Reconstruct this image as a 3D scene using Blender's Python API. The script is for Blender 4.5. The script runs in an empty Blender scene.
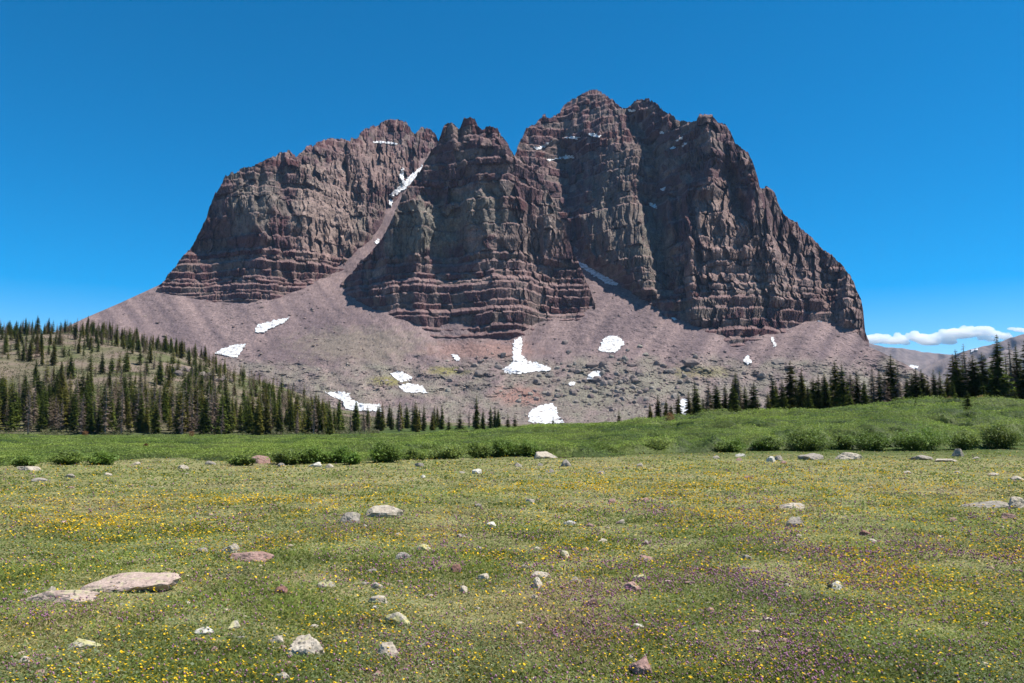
import bpy, bmesh, math, random
import numpy as np
from mathutils import Vector, Euler

# ------------------------------------------------------------------ camera, sky, sun, exposure
SC = bpy.context.scene
COL = SC.collection
F_PX, CX, CY, PITCH, CAMZ = 797.0, 512.0, 341.5, math.radians(6.0), 1.6
cam_d = bpy.data.cameras.new("camera"); cam = bpy.data.objects.new("camera", cam_d); COL.objects.link(cam)
cam_d.sensor_width = 36.0; cam_d.lens = 36.0 * F_PX / 1024.0
cam_d.clip_start = 0.05; cam_d.clip_end = 60000
cam.location = (0, 0, CAMZ); cam.rotation_euler = (math.pi / 2 + PITCH, 0, 0)
SC.camera = cam

SUN_AZ, SUN_EL = math.radians(96), math.radians(63)          # azimuth clockwise from +Y
world = bpy.data.worlds.new("World"); SC.world = world; world.use_nodes = True
wn, wl = world.node_tree.nodes, world.node_tree.links
wn.clear()
sky = wn.new("ShaderNodeTexSky"); sky.sky_type = 'NISHITA'; sky.sun_disc = False
sky.sun_elevation = SUN_EL; sky.sun_rotation = SUN_AZ
sky.altitude = 3300; sky.air_density = 1.0; sky.dust_density = 0.35; sky.ozone_density = 3.0
hsv = wn.new("ShaderNodeHueSaturation"); hsv.inputs['Saturation'].default_value = 1.5; hsv.inputs['Hue'].default_value = 0.49
bg = wn.new("ShaderNodeBackground"); bg.inputs['Strength'].default_value = 0.105
wo = wn.new("ShaderNodeOutputWorld")
tco = wn.new("ShaderNodeTexCoord"); sxyz = wn.new("ShaderNodeSeparateXYZ"); mr = wn.new("ShaderNodeMapRange")
mr.inputs[1].default_value = 0.0; mr.inputs[2].default_value = 0.5; mr.inputs[3].default_value = 1.25; mr.inputs[4].default_value = 2.15
wl.new(tco.outputs['Generated'], sxyz.inputs[0]); wl.new(sxyz.outputs['Z'], mr.inputs[0]); wl.new(mr.outputs[0], hsv.inputs['Saturation'])
wl.new(sky.outputs[0], hsv.inputs['Color']); wl.new(hsv.outputs[0], bg.inputs['Color']); wl.new(bg.outputs[0], wo.inputs['Surface'])

sun_d = bpy.data.lights.new("sun", 'SUN'); sun_d.energy = 4.9; sun_d.angle = math.radians(0.5); sun_d.color = (1.0, 0.955, 0.88)
sun = bpy.data.objects.new("sun", sun_d); COL.objects.link(sun)
sdir = Vector((math.cos(SUN_EL) * math.sin(SUN_AZ), math.cos(SUN_EL) * math.cos(SUN_AZ), math.sin(SUN_EL)))
sun.rotation_euler = (-sdir).to_track_quat('-Z', 'Y').to_euler(); sun.location = (60, -20, 80)

SC.view_settings.view_transform = 'Standard'; SC.view_settings.look = 'None'
SC.view_settings.exposure = 0.7; SC.view_settings.gamma = 1.0
SC.view_settings.use_curve_mapping = False
SC.cycles.max_bounces = 12; SC.cycles.diffuse_bounces = 3; SC.cycles.volume_bounces = 12
SC.cycles.use_denoising = True

# ------------------------------------------------------------------ numpy helpers
RNG = np.random.default_rng(7)
random.seed(7)

def slopes(u, v):
    """pixel of the photograph -> x/y and z/y of its direction"""
    xc = (np.asarray(u, float) - CX) / F_PX; yc = (CY - np.asarray(v, float)) / F_PX
    Y = math.cos(PITCH) - yc * math.sin(PITCH); Z = math.sin(PITCH) + yc * math.cos(PITCH)
    return xc / Y, Z / Y

_perm = np.random.default_rng(3).permutation(512).astype(np.int64)
_grad = np.random.default_rng(4).uniform(0, 2 * np.pi, 512)
_val = np.random.default_rng(5).uniform(0, 1, 512)
def _h(ix, iy, k=0):
    return _perm[(_perm[(ix + 57 * k) & 511] + iy) & 511]
def perlin(x, y, k=0):
    x = np.asarray(x, float); y = np.asarray(y, float)
    ix = np.floor(x).astype(np.int64); iy = np.floor(y).astype(np.int64)
    fx = x - ix; fy = y - iy
    sx = fx ** 3 * (fx * (fx * 6 - 15) + 10); sy = fy ** 3 * (fy * (fy * 6 - 15) + 10)
    def g(dx, dy):
        a = _grad[_h(ix + dx, iy + dy, k)]
        return np.cos(a) * (fx - dx) + np.sin(a) * (fy - dy)
    a = g(0, 0) + sx * (g(1, 0) - g(0, 0)); b = g(0, 1) + sx * (g(1, 1) - g(0, 1))
    return (a + sy * (b - a)) * 1.5
def fbm(x, y, n=4, k=0, gain=0.5):
    s = 0; a = 1; t = 0
    for i in range(n):
        s = s + a * perlin(x * 2 ** i, y * 2 ** i, k + i); t += a; a *= gain
    return s / t
def ridged(x, y, k=0):
    return 1 - 2 * np.abs(perlin(x, y, k))
def cells(x, y, k=0, jit=0.85):
    """random value per Voronoi cell, and the distance to the cell's border"""
    x = np.asarray(x, float); y = np.asarray(y, float)
    ix = np.floor(x).astype(np.int64); iy = np.floor(y).astype(np.int64)
    b1 = np.full(x.shape, 9.0); b2 = np.full(x.shape, 9.0); bv = np.zeros(x.shape)
    for dx in (-1, 0, 1):
        for dy in (-1, 0, 1):
            h = _h(ix + dx, iy + dy, k)
            px = ix + dx + 0.5 + (_val[h] - 0.5) * jit; py = iy + dy + 0.5 + (_val[(h * 7 + 13) & 511] - 0.5) * jit
            d = np.maximum(np.abs(px - x), np.abs(py - y)) * 0.6 + 0.4 * np.hypot(px - x, py - y)
            n = d < b1
            b2 = np.where(n, b1, np.minimum(b2, d)); bv = np.where(n, _val[(h * 3 + 101) & 511], bv); b1 = np.where(n, d, b1)
    return bv, b2 - b1
def sstep(t):
    t = np.clip(t, 0, 1); return t * t * (3 - 2 * t)
def pinterp(u, pts):
    p = np.array(pts, float); return np.interp(u, p[:, 0], p[:, 1])
def gsmooth(a, s):
    k = np.arange(-int(3 * s), int(3 * s) + 1); w = np.exp(-0.5 * (k / s) ** 2); w /= w.sum()
    return np.convolve(np.pad(a, len(k) // 2, mode='edge'), w, mode='valid')
def bilin(G, r, c):
    r = np.clip(r, 0, G.shape[0] - 1.001); c = np.clip(c, 0, G.shape[1] - 1.001)
    i = r.astype(int); j = c.astype(int); a = r - i; b = c - j
    return (G[i, j] * (1 - a) + G[i + 1, j] * a) * (1 - b) + (G[i, j + 1] * (1 - a) + G[i + 1, j + 1] * a) * b

def make_mesh(name, V, Fc, mat, colors=None, smooth=False):
    """Fc: int array (n,3) or (n,4), or a list of such arrays"""
    V = np.ascontiguousarray(V, dtype=np.float32).reshape(-1, 3)
    if isinstance(Fc, np.ndarray): Fc = [Fc]
    Fc = [np.asarray(f, dtype=np.int32) for f in Fc if len(f)]
    me = bpy.data.meshes.new(name)
    me.vertices.add(len(V)); me.vertices.foreach_set("co", V.ravel())
    nl = sum(f.size for f in Fc); nf = sum(len(f) for f in Fc)
    me.loops.add(nl); me.polygons.add(nf)
    me.loops.foreach_set("vertex_index", np.concatenate([f.ravel() for f in Fc]))
    tot = np.concatenate([np.full(len(f), f.shape[1], np.int32) for f in Fc])
    me.polygons.foreach_set("loop_start", np.concatenate([[0], np.cumsum(tot)[:-1]]).astype(np.int32))
    me.polygons.foreach_set("use_smooth", np.full(nf, smooth, dtype=bool))
    if colors is not None:
        c = np.ones((len(V), 4), np.float32); c[:, :3] = colors
        a = me.color_attributes.new("tint", 'FLOAT_COLOR', 'POINT'); a.data.foreach_set("color", c.ravel())
    me.update(calc_edges=True); me.validate()
    if mat: me.materials.append(mat)
    return me
def grid_faces(nr, nc, flip=False):
    i = np.arange(nr * nc).reshape(nr, nc)
    q = np.stack([i[:-1, :-1], i[:-1, 1:], i[1:, 1:], i[1:, :-1]], -1).reshape(-1, 4)
    return q[:, ::-1] if flip else q
def add(name, me, parent=None, loc=None, rz=None, label=None, cat=None, group=None, kind=None):
    o = bpy.data.objects.new(name, me); COL.objects.link(o)
    if parent is not None: o.parent = parent
    if loc is not None: o.location = loc
    if rz is not None: o.rotation_euler = (0, 0, rz)
    tag(o, label, cat, group, kind)
    return o
def tag(o, label=None, cat=None, group=None, kind=None):
    for k, v in (("label", label), ("category", cat), ("group", group), ("kind", kind)):
        if v: o[k] = v

# ------------------------------------------------------------------ materials
def new_mat(name, rough=0.9, spec=0.2):
    m = bpy.data.materials.new(name); m.use_nodes = True
    n, l = m.node_tree.nodes, m.node_tree.links
    b = n['Principled BSDF']; b.inputs['Roughness'].default_value = rough; b.inputs['Specular IOR Level'].default_value = spec
    return m, n, l, b
def nz(n, scale, detail=4, rough=0.55):
    t = n.new('ShaderNodeTexNoise'); t.inputs['Scale'].default_value = scale; t.inputs['Detail'].default_value = detail
    t.inputs['Roughness'].default_value = rough
    return t
def mixc(n, l, mode, fac, a, b):
    m = n.new('ShaderNodeMix'); m.data_type = 'RGBA'; m.blend_type = mode
    for sock, val in ((m.inputs[0], fac), (m.inputs[6], a), (m.inputs[7], b)):
        if hasattr(val, 'is_linked'): l.new(val, sock)
        elif isinstance(val, (int, float)): sock.default_value = val
        else: sock.default_value = (*val, 1)
    return m.outputs[2]
def ramp(n, l, src, stops):
    r = n.new('ShaderNodeValToRGB'); e = r.color_ramp.elements
    while len(e) < len(stops): e.new(0.5)
    for x, (p, c) in zip(e, stops):
        x.position = p; x.color = (c, c, c, 1) if isinstance(c, (int, float)) else (*c, 1)
    l.new(src, r.inputs[0]); return r.outputs[0]
def tint_mat(name, scales=(0.3, 2.0), lo=0.7, hi=1.3, bump=0.0, bump_scale=1.0, dist=1.0, rough=0.9, spec=0.15, rand=0.0, translucent=0.0):
    """vertex tint x world-space noise, bump; optional per-object variation"""
    m, n, l, b = new_mat(name, rough, spec)
    at = n.new('ShaderNodeAttribute'); at.attribute_name = 'tint'
    geo = n.new('ShaderNodeNewGeometry')
    col = at.outputs['Color']
    for s in scales:
        t = nz(n, s); l.new(geo.outputs['Position'], t.inputs['Vector'])
        col = mixc(n, l, 'MULTIPLY', 1.0, col, ramp(n, l, t.outputs['Fac'], [(0.3, lo), (0.7, hi)]))
    if rand:
        oi = n.new('ShaderNodeObjectInfo')
        col = mixc(n, l, 'MULTIPLY', 1.0, col, ramp(n, l, oi.outputs['Random'], [(0.0, (1 - rand, 1 - rand, 1 - rand)), (0.5, (1 + rand * .3, 1.0, 1 - rand * .3)), (1.0, (1 + rand, 1 + rand * .8, 1 + rand * .3))]))
    l.new(col, b.inputs['Base Color'])
    if bump:
        t = nz(n, bump_scale, 6, 0.65); l.new(geo.outputs['Position'], t.inputs['Vector'])
        bp = n.new('ShaderNodeBump'); bp.inputs['Strength'].default_value = bump; bp.inputs['Distance'].default_value = dist
        l.new(t.outputs['Fac'], bp.inputs['Height']); l.new(bp.outputs[0], b.inputs['Normal'])
    if translucent:
        tr = n.new('ShaderNodeBsdfTranslucent'); l.new(col, tr.inputs['Color'])
        mx = n.new('ShaderNodeMixShader'); mx.inputs[0].default_value = translucent
        out = n['Material Output']
        l.new(b.outputs[0], mx.inputs[1]); l.new(tr.outputs[0], mx.inputs[2]); l.new(mx.outputs[0], out.inputs['Surface'])
    return m

M_CLIFF = tint_mat("cliff_rock", (0.09, 0.45), 0.66, 1.34, bump=0.9, bump_scale=0.35, dist=2.2, rough=0.95, spec=0.1)
M_TALUS = tint_mat("talus_scree", (0.12, 0.55), 0.84, 1.18, bump=0.7, bump_scale=0.55, dist=1.0, rough=0.95, spec=0.1)
M_RUBBLE = tint_mat("rubble_rock", (0.5,), 0.8, 1.2, rough=0.9)
M_GROUND = tint_mat("meadow_ground", (0.5, 6.0), 0.75, 1.25, bump=0.6, bump_scale=14.0, dist=0.04, rough=1.0, spec=0.05)
M_GRASS = tint_mat("grass_blades", (0.35, 1.6), 0.72, 1.28, rough=0.7, spec=0.2, translucent=0.45)
M_LEAF = tint_mat("willow_leaves", (0.25, 1.2), 0.75, 1.25, rough=0.6, spec=0.25, translucent=0.4)
M_NEEDLE = tint_mat("spruce_needles", (0.8,), 0.8, 1.2, rough=0.85, spec=0.04, rand=0.35, translucent=0.2)
M_DEADTWIG = tint_mat("dead_spruce_twigs", (0.8,), 0.8, 1.2, rough=0.9, spec=0.1, rand=0.25)
M_BARK = tint_mat("bark", (3.0,), 0.8, 1.2, rough=0.95, spec=0.1)
M_FLOWER = tint_mat("petals", (2.0,), 0.85, 1.1, rough=0.6, spec=0.2, translucent=0.25)
M_HILLS = tint_mat("far_hills", (0.006, 0.03), 0.75, 1.2, bump=0.6, bump_scale=0.03, dist=14, rough=1.0, spec=0.05)

def snow_mat():
    m, n, l, b = new_mat("old_snow", 0.6, 0.3)
    geo = n.new('ShaderNodeNewGeometry'); t = nz(n, 0.25, 5); l.new(geo.outputs['Position'], t.inputs['Vector'])
    l.new(ramp(n, l, t.outputs['Fac'], [(0.32, (0.24, 0.20, 0.18)), (0.43, (0.48, 0.46, 0.45)), (0.57, (0.72, 0.73, 0.75))]), b.inputs['Base Color'])
    bp = n.new('ShaderNodeBump'); bp.inputs['Strength'].default_value = 0.8; bp.inputs['Distance'].default_value = 1.5
    t2 = nz(n, 0.6, 3); l.new(geo.outputs['Position'], t2.inputs['Vector']); l.new(t2.outputs['Fac'], bp.inputs['Height']); l.new(bp.outputs[0], b.inputs['Normal'])
    return m
M_SNOW = snow_mat()

def stone_mat(name, base, base2, lichen, dark=(0.05, 0.05, 0.045), lich_at=0.62):
    m, n, l, b = new_mat(name, 0.92, 0.15)
    tc = n.new('ShaderNodeTexCoord'); oi = n.new('ShaderNodeObjectInfo')
    ad = n.new('ShaderNodeVectorMath'); ad.operation = 'MULTIPLY_ADD'
    l.new(oi.outputs['Random'], ad.inputs[0]); ad.inputs[1].default_value = (37, 91, 53); l.new(tc.outputs['Object'], ad.inputs[2])
    def N(s, d=5):
        t = nz(n, s, d, 0.6); l.new(ad.outputs[0], t.inputs['Vector']); return t.outputs['Fac']
    c = mixc(n, l, 'MIX', ramp(n, l, N(7), [(0.35, 0.0), (0.65, 1.0)]), base, base2)
    c = mixc(n, l, 'MULTIPLY', 1.0, c, ramp(n, l, N(45, 3), [(0.3, 0.72), (0.7, 1.25)]))
    c = mixc(n, l, 'MIX', ramp(n, l, N(13), [(lich_at - 0.03, 0.0), (lich_at + 0.03, 0.8)]), c, lichen)
    c = mixc(n, l, 'MIX', ramp(n, l, N(19), [(0.585, 0.0), (0.64, 0.85)]), c, dark)
    l.new(c, b.inputs['Base Color'])
    bp = n.new('ShaderNodeBump'); bp.inputs['Strength'].default_value = 0.7; bp.inputs['Distance'].default_value = 0.02
    l.new(N(22, 6), bp.inputs['Height']); l.new(bp.outputs[0], b.inputs['Normal'])
    return m
STONE = {
    'buff': stone_mat("buff_quartzite", (0.43, 0.33, 0.275), (0.36, 0.265, 0.22), (0.40, 0.36, 0.22), lich_at=0.56),
    'pale': stone_mat("pale_quartzite", (0.46, 0.40, 0.32), (0.35, 0.29, 0.225), (0.38, 0.35, 0.19)),
    'grey': stone_mat("grey_quartzite", (0.33, 0.29, 0.245), (0.24, 0.205, 0.17), (0.27, 0.255, 0.16)),
    'pink': stone_mat("pink_quartzite", (0.33, 0.215, 0.18), (0.27, 0.155, 0.13), (0.31, 0.28, 0.20)),
    'red': stone_mat("red_sandstone", (0.21, 0.105, 0.08), (0.26, 0.15, 0.115), (0.32, 0.26, 0.2), lich_at=0.68),
    'white': stone_mat("white_quartzite", (0.60, 0.56, 0.48), (0.48, 0.44, 0.37), (0.46, 0.43, 0.3), lich_at=0.7),
    'yellow': stone_mat("lichened_quartzite", (0.40, 0.36, 0.28), (0.32, 0.28, 0.22), (0.42, 0.39, 0.17), lich_at=0.5),
}

# ------------------------------------------------------------------ the ground
def az_u(x, y):
    a = np.arctan2(x, y)
    return 512 + F_PX * np.tan(np.clip(a, -1.0, 1.0)), np.where(np.abs(a) < 1.0, y, np.hypot(x, y) * math.cos(1.0))
ZRIM = [(-300, -0.6), (0, -0.9), (200, -1.0), (350, -0.9), (430, -0.3), (500, 0.6), (560, 1.1), (650, 2.0), (770, 3.4), (900, 4.3), (1024, 5.0), (1400, 6.2)]
CREST = [(-500, 50), (0, 55), (85, 56), (130, 52), (180, 45), (215, 37), (250, 29), (290, 20), (330, 10.5), (380, 4.5), (450, 1.5), (520, 0)]
def ground_z(x, y):
    x = np.asarray(x, float); y = np.asarray(y, float)
    u, yy = az_u(x, y); yy = np.maximum(yy, 0)
    zr = pinterp(u, ZRIM)
    z = zr * sstep((yy - 36) / 90) + (2.4 - zr) * sstep((yy - 200) / 500)
    t = np.clip((yy - 192) / 290, 0, 1)
    P = 0.55 * t + 0.45 * sstep(t)
    cr = pinterp(u, CREST)
    z = z + cr * P * (1 - 0.75 * sstep((yy - 500) / 220))
    hm = np.clip(cr * P / 12, 0, 1)
    z = z + hm * (3.2 * perlin(x / 55, y / 45, 2) + 1.2 * perlin(x / 17, y / 17, 3))
    near = np.clip(yy / 6, 0.15, 1)
    z = z + 0.10 * perlin(x / 7, y / 7, 5) * near + 0.035 * perlin(x / 1.6, y / 1.6, 6) + 0.012 * perlin(x / .45, y / .45, 7)
    z = z + np.clip((yy - 45) / 60, 0, 1) * np.clip(1 - yy / 500, 0, 1) * (0.35 * perlin(x / 14, y / 14, 8))
    return z
def on_ground(u, v):
    """the spot of the ground seen at pixel (u, v)"""
    xs, zs = slopes(u, v); D = CAMZ / max(-float(zs), 1e-3)
    for _ in range(12):
        D = 0.5 * D + 0.5 * (CAMZ - float(ground_z(xs * D, D))) / max(-float(zs), 1e-3)
    return float(xs * D), float(D), float(ground_z(xs * D, D))
WILLOW_FRONT = [(-300, 31), (0, 31), (60, 33.5), (110, 35), (150, 38), (200, 37), (235, 33.5), (340, 34), (400, 36.5), (500, 40), (600, 41), (700, 44), (800, 47.5), (1024, 49.5), (1400, 52)]
def willow_amount(x, y):
    u, yy = az_u(x, y)
    f = pinterp(u, WILLOW_FRONT) + 2.2 * perlin(x / 5, y / 5, 11)
    return sstep((yy - f) / 1.6) * (1 - sstep((yy - 185) / 12))

def build_ground():
    az = np.concatenate([np.linspace(-180, -62, 40)[:-1], np.linspace(-62, -37, 60)[:-1], np.linspace(-37, 37, 500), np.linspace(37, 62, 60)[1:], np.linspace(62, 180, 40)[1:]])
    r = np.concatenate([np.geomspace(0.4, 60, 260)[:-1], np.geomspace(60, 700, 170)[:-1], np.geomspace(700, 7000, 30)])
    A, R = np.meshgrid(np.radians(az), r); X = R * np.sin(A); Y = R * np.cos(A); Z = ground_z(X, Y)
    u, yy = az_u(X, Y)
    olive = np.array([0.17, 0.17, 0.065]); straw = np.array([0.28, 0.235, 0.13]); green = np.array([0.055, 0.080, 0.024]); soil = np.array([0.19, 0.14, 0.115])
    a = np.clip(0.5 + 0.9 * fbm(X / 5, Y / 5, 3, 20), 0, 1)[..., None]
    C = olive * (1 - a * .55) + straw * a * .55
    w = sstep((yy - 34) / 14)[..., None]; C = C * (1 - w) + green * w
    h = sstep((pinterp(u, CREST) * np.clip((yy - 188) / 290, 0, 1) - 0.4) / 3.0)
    h = np.maximum(h, sstep((yy - 330) / 60))[..., None]
    gp = np.clip(0.48 + 1.2 * fbm(X / 22, Y / 22, 3, 23), 0, 1)[..., None]
    hill = soil * (1 - .92 * gp) + np.array([0.080, 0.095, 0.036]) * .92 * gp
    C = C * (1 - h) + hill * h
    V = np.stack([X, Y, Z], -1).reshape(-1, 3)
    q = grid_faces(len(r), len(az), flip=True)
    Vc = np.vstack([V, [[0, 0, float(ground_z(0, 0.01))]]]); n0 = len(V)
    i = np.arange(len(az) - 1)
    tri = np.stack([np.full_like(i, n0), i + 1, i], -1)
    me = make_mesh("meadow", Vc, [q, tri], M_GROUND, np.vstack([C.reshape(-1, 3), [olive]]), smooth=True)
    add("meadow", me, label="flowery alpine meadow rising into green flats and a wooded hill", cat="ground", kind="structure")
build_ground()

# ------------------------------------------------------------------ talus: depth of the scree slope seen at a pixel
DB, ZB = 700.0, 1.6
_d = np.arange(0, 1500, 1.0)
_sl = np.interp(_d, [0, 60, 130, 260, 420, 470, 1500], [0.22, 0.27, 0.40, 0.62, 0.70, 1.0, 1.12])
_g = np.concatenate([[0], np.cumsum(_sl)[:-1]])
_zs = (ZB + _g - CAMZ) / (DB + _d)
def talus_depth(u, v):
    u = np.asarray(u, float); v = np.asarray(v, float)
    _, zs = slopes(u, v)
    d = np.interp(zs, _zs, _d)
    k = np.clip(d / 90, 0, 1)
    return DB + d + k * (16 * perlin(u / 85, v / 70, 30) + 9 * perlin(u / 34, v / 40, 31)) + np.clip((v - 345) / 25, 0, 1) * k * 9 * perlin(u / 17, v / 9, 32)

A_FOOT = [(60, 330), (85, 318), (120, 303), (157, 292), (163, 297), (180, 300), (200, 304), (220, 307), (255, 308), (272, 306), (287, 297), (300, 291), (320, 284), (335, 276), (345, 268), (360, 252), (375, 239), (385, 222), (392, 204), (402, 191), (412, 179), (425, 163), (432, 153), (450, 140)]
B_FOOT = [(340, 287), (350, 296), (365, 307), (385, 317), (400, 322), (418, 326), (428, 335), (440, 338), (520, 339), (528, 332), (532, 322), (590, 322), (594, 312), (596, 300)]
C_FOOT = [(500, 255), (560, 255), (575, 259), (590, 268), (605, 278), (622, 284), (632, 295), (645, 308), (658, 317), (668, 314), (676, 322), (692, 331), (715, 339), (735, 346), (748, 347), (760, 340), (775, 337), (790, 333), (800, 327), (812, 321), (825, 321), (838, 331), (850, 340), (869, 349)]
TAL_TOP = [(40, 337), (60, 330), (85, 318), (120, 303), (157, 286), (163, 283), (220, 290), (272, 290), (300, 276), (335, 262), (345, 255), (360, 238), (375, 226), (385, 208), (392, 192), (412, 166), (425, 152), (436, 146), (450, 200), (480, 310), (525, 310), (535, 280), (550, 243), (560, 240), (575, 245), (590, 254), (622, 270), (658, 302), (700, 316), (748, 330), (790, 318), (812, 306), (838, 316), (860, 336), (868, 346), (885, 354), (905, 364), (930, 377), (960, 393), (1000, 412)]

T_U = np.arange(40, 1001, 0.9); T_N = 210
T_VT = pinterp(T_U, TAL_TOP)
T_VB = 425.0
_t = np.linspace(0, 1, T_N)[:, None]
T_V = T_VB + (T_VT[None, :] - T_VB) * _t
TU2 = np.broadcast_to(T_U, T_V.shape)
T_D0 = talus_depth(TU2, T_V)
def _build_talus():
    xs, zs = slopes(TU2, T_V)
    D = gsm = T_D0.copy()
    X = xs * D; Z = CAMZ + zs * D
    D = D + 0.9 * perlin(X / 3.2, Z / 1.6, 40) + 1.5 * perlin(X / 9, Z / 5, 41) + 3.2 * perlin(X / 38, Z / 90, 42)
    bv, be = cells(X / 6, Z / 3.0, 43)
    rocky = sstep((T_V - 352 + 16 * fbm(TU2 / 40, T_V / 25, 3, 44)) / 20)
    D = D - rocky * (bv - .3) * 3.4
    X = xs * D; Y = D; Z = CAMZ + zs * D
    # colours of the scree itself
    pink = np.array([0.205, 0.148, 0.139]); purp = np.array([0.122, 0.090, 0.092]); grey = np.array([0.170, 0.153, 0.120]); olive = np.array([0.165, 0.145, 0.062]); red = np.array([0.215, 0.128, 0.106])
    st = np.clip(.5 + 1.5 * fbm(TU2 / 16 + T_V / 14 * np.sign(TU2 - 470) * .6, T_V / 60, 4, 45), 0, 1)[..., None]
    C = pink * (1 - st) + purp * st
    r3 = (rocky * np.clip(.5 + fbm(TU2 / 22, T_V / 12, 3, 46), 0, 1))[..., None]
    C = C * (1 - r3) + grey * r3
    def blob(cu, cv, ru, rv, k):
        return np.clip(1 - np.hypot((TU2 - cu) / ru, (T_V - cv) / rv) + .45 * fbm(TU2 / 9, T_V / 5, 3, k), 0, 1)[..., None]
    for cu, cv, ru, rv, c, s, k in ((447, 371, 26, 5, olive, 1.2, 50), (388, 381, 22, 6, olive, 1.0, 51), (655, 386, 45, 14, grey, .9, 52), (300, 352, 55, 20, purp * .9, .9, 53), (520, 396, 35, 12, red, 1.3, 54), (480, 350, 70, 12, red, .7, 55), (590, 395, 50, 18, grey * .9, 1.0, 56), (700, 372, 40, 8, olive * .95, .6, 57), (360, 345, 80, 22, np.array([.175, .145, .112]), .7, 58)):
        b = np.clip(blob(cu, cv, ru, rv, k) * 1.8, 0, 1) * min(s, 1); C = C * (1 - b) + c * b
    C = C * (0.8 + 0.45 * RNG.random(C.shape[:2])[..., None])
    P = np.stack([X, Y, Z], -1)
    top = P[-1]
    rows = [P]; cols = [C]
    for dy, dz in ((8, -2), (40, -24), (160, -150), (300, -500)):
        q = top.copy(); q[:, 1] += dy; q[:, 0] *= (q[:, 1] / top[:, 1]); q[:, 2] += dz; rows.append(q[None]); cols.append(C[-1:])
    P = np.concatenate(rows); C = np.concatenate(cols)
    me = make_mesh("talus_slope", P.reshape(-1, 3), grid_faces(P.shape[0], P.shape[1]), M_TALUS, C.reshape(-1, 3), smooth=False)
    add("talus_slope", me, label="pinkish grey scree slope fanning out below the cliffs", cat="scree slope", kind="structure")
    return D
T_D = _build_talus()
def talus_at(u, v):
    u = np.asarray(u, float); v = np.asarray(v, float)
    c = (u - T_U[0]) / (T_U[1] - T_U[0]); vt = pinterp(u, TAL_TOP)
    return bilin(T_D, (v - T_VB) / (vt - T_VB) * (T_N - 1), c)

# ------------------------------------------------------------------ the cliffs
CLIFFS = {}
def strata(zones, seed):
    """bed by bed: height -> how far the wall steps back, and how ledge-like that height is"""
    r = random.Random(seed); z = -60.0; Z = []; cot = []; bed = []; ib = 0
    def push(th, c, b):
        nonlocal z
        n = max(1, int(th / 0.5))
        for i in range(n): Z.append(z); cot.append(c); bed.append(b); z += 0.5
    while z < 900:
        st = next((s for zt, s in zones if z < zt), zones[-1][1]); ib += 1
        if st == 'terr':
            push(r.choice([4, 6, 8, 10, 13]) * r.uniform(.85, 1.15), r.uniform(-.14, .02), ib); push(r.choice([2.2, 3, 4, 5]), r.uniform(1.7, 2.3), ib)
        elif st == 'mass': push(r.uniform(14, 38), r.uniform(-.04, .08), ib); push(r.uniform(1.5, 4), 1.8, ib)
        elif st == 'ledgy': push(r.uniform(5, 17), r.uniform(-.14, .06), ib); push(r.uniform(1.0, 3.6), r.uniform(1.5, 2.1), ib)
        else: push(r.uniform(8, 16), r.uniform(.35, .6), ib); push(r.uniform(2, 4), 1.1, ib)
    Z = np.array(Z); cot = np.array(cot); S = np.cumsum(cot) * .5
    k = np.exp(-0.5 * (np.arange(-120, 121) / 45) ** 2); k /= k.sum()
    avg = np.cumsum(np.convolve(np.pad(cot, 120, mode='edge'), k, mode='valid')) * .5
    return Z, S, avg, cot, np.array(bed)

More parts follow.
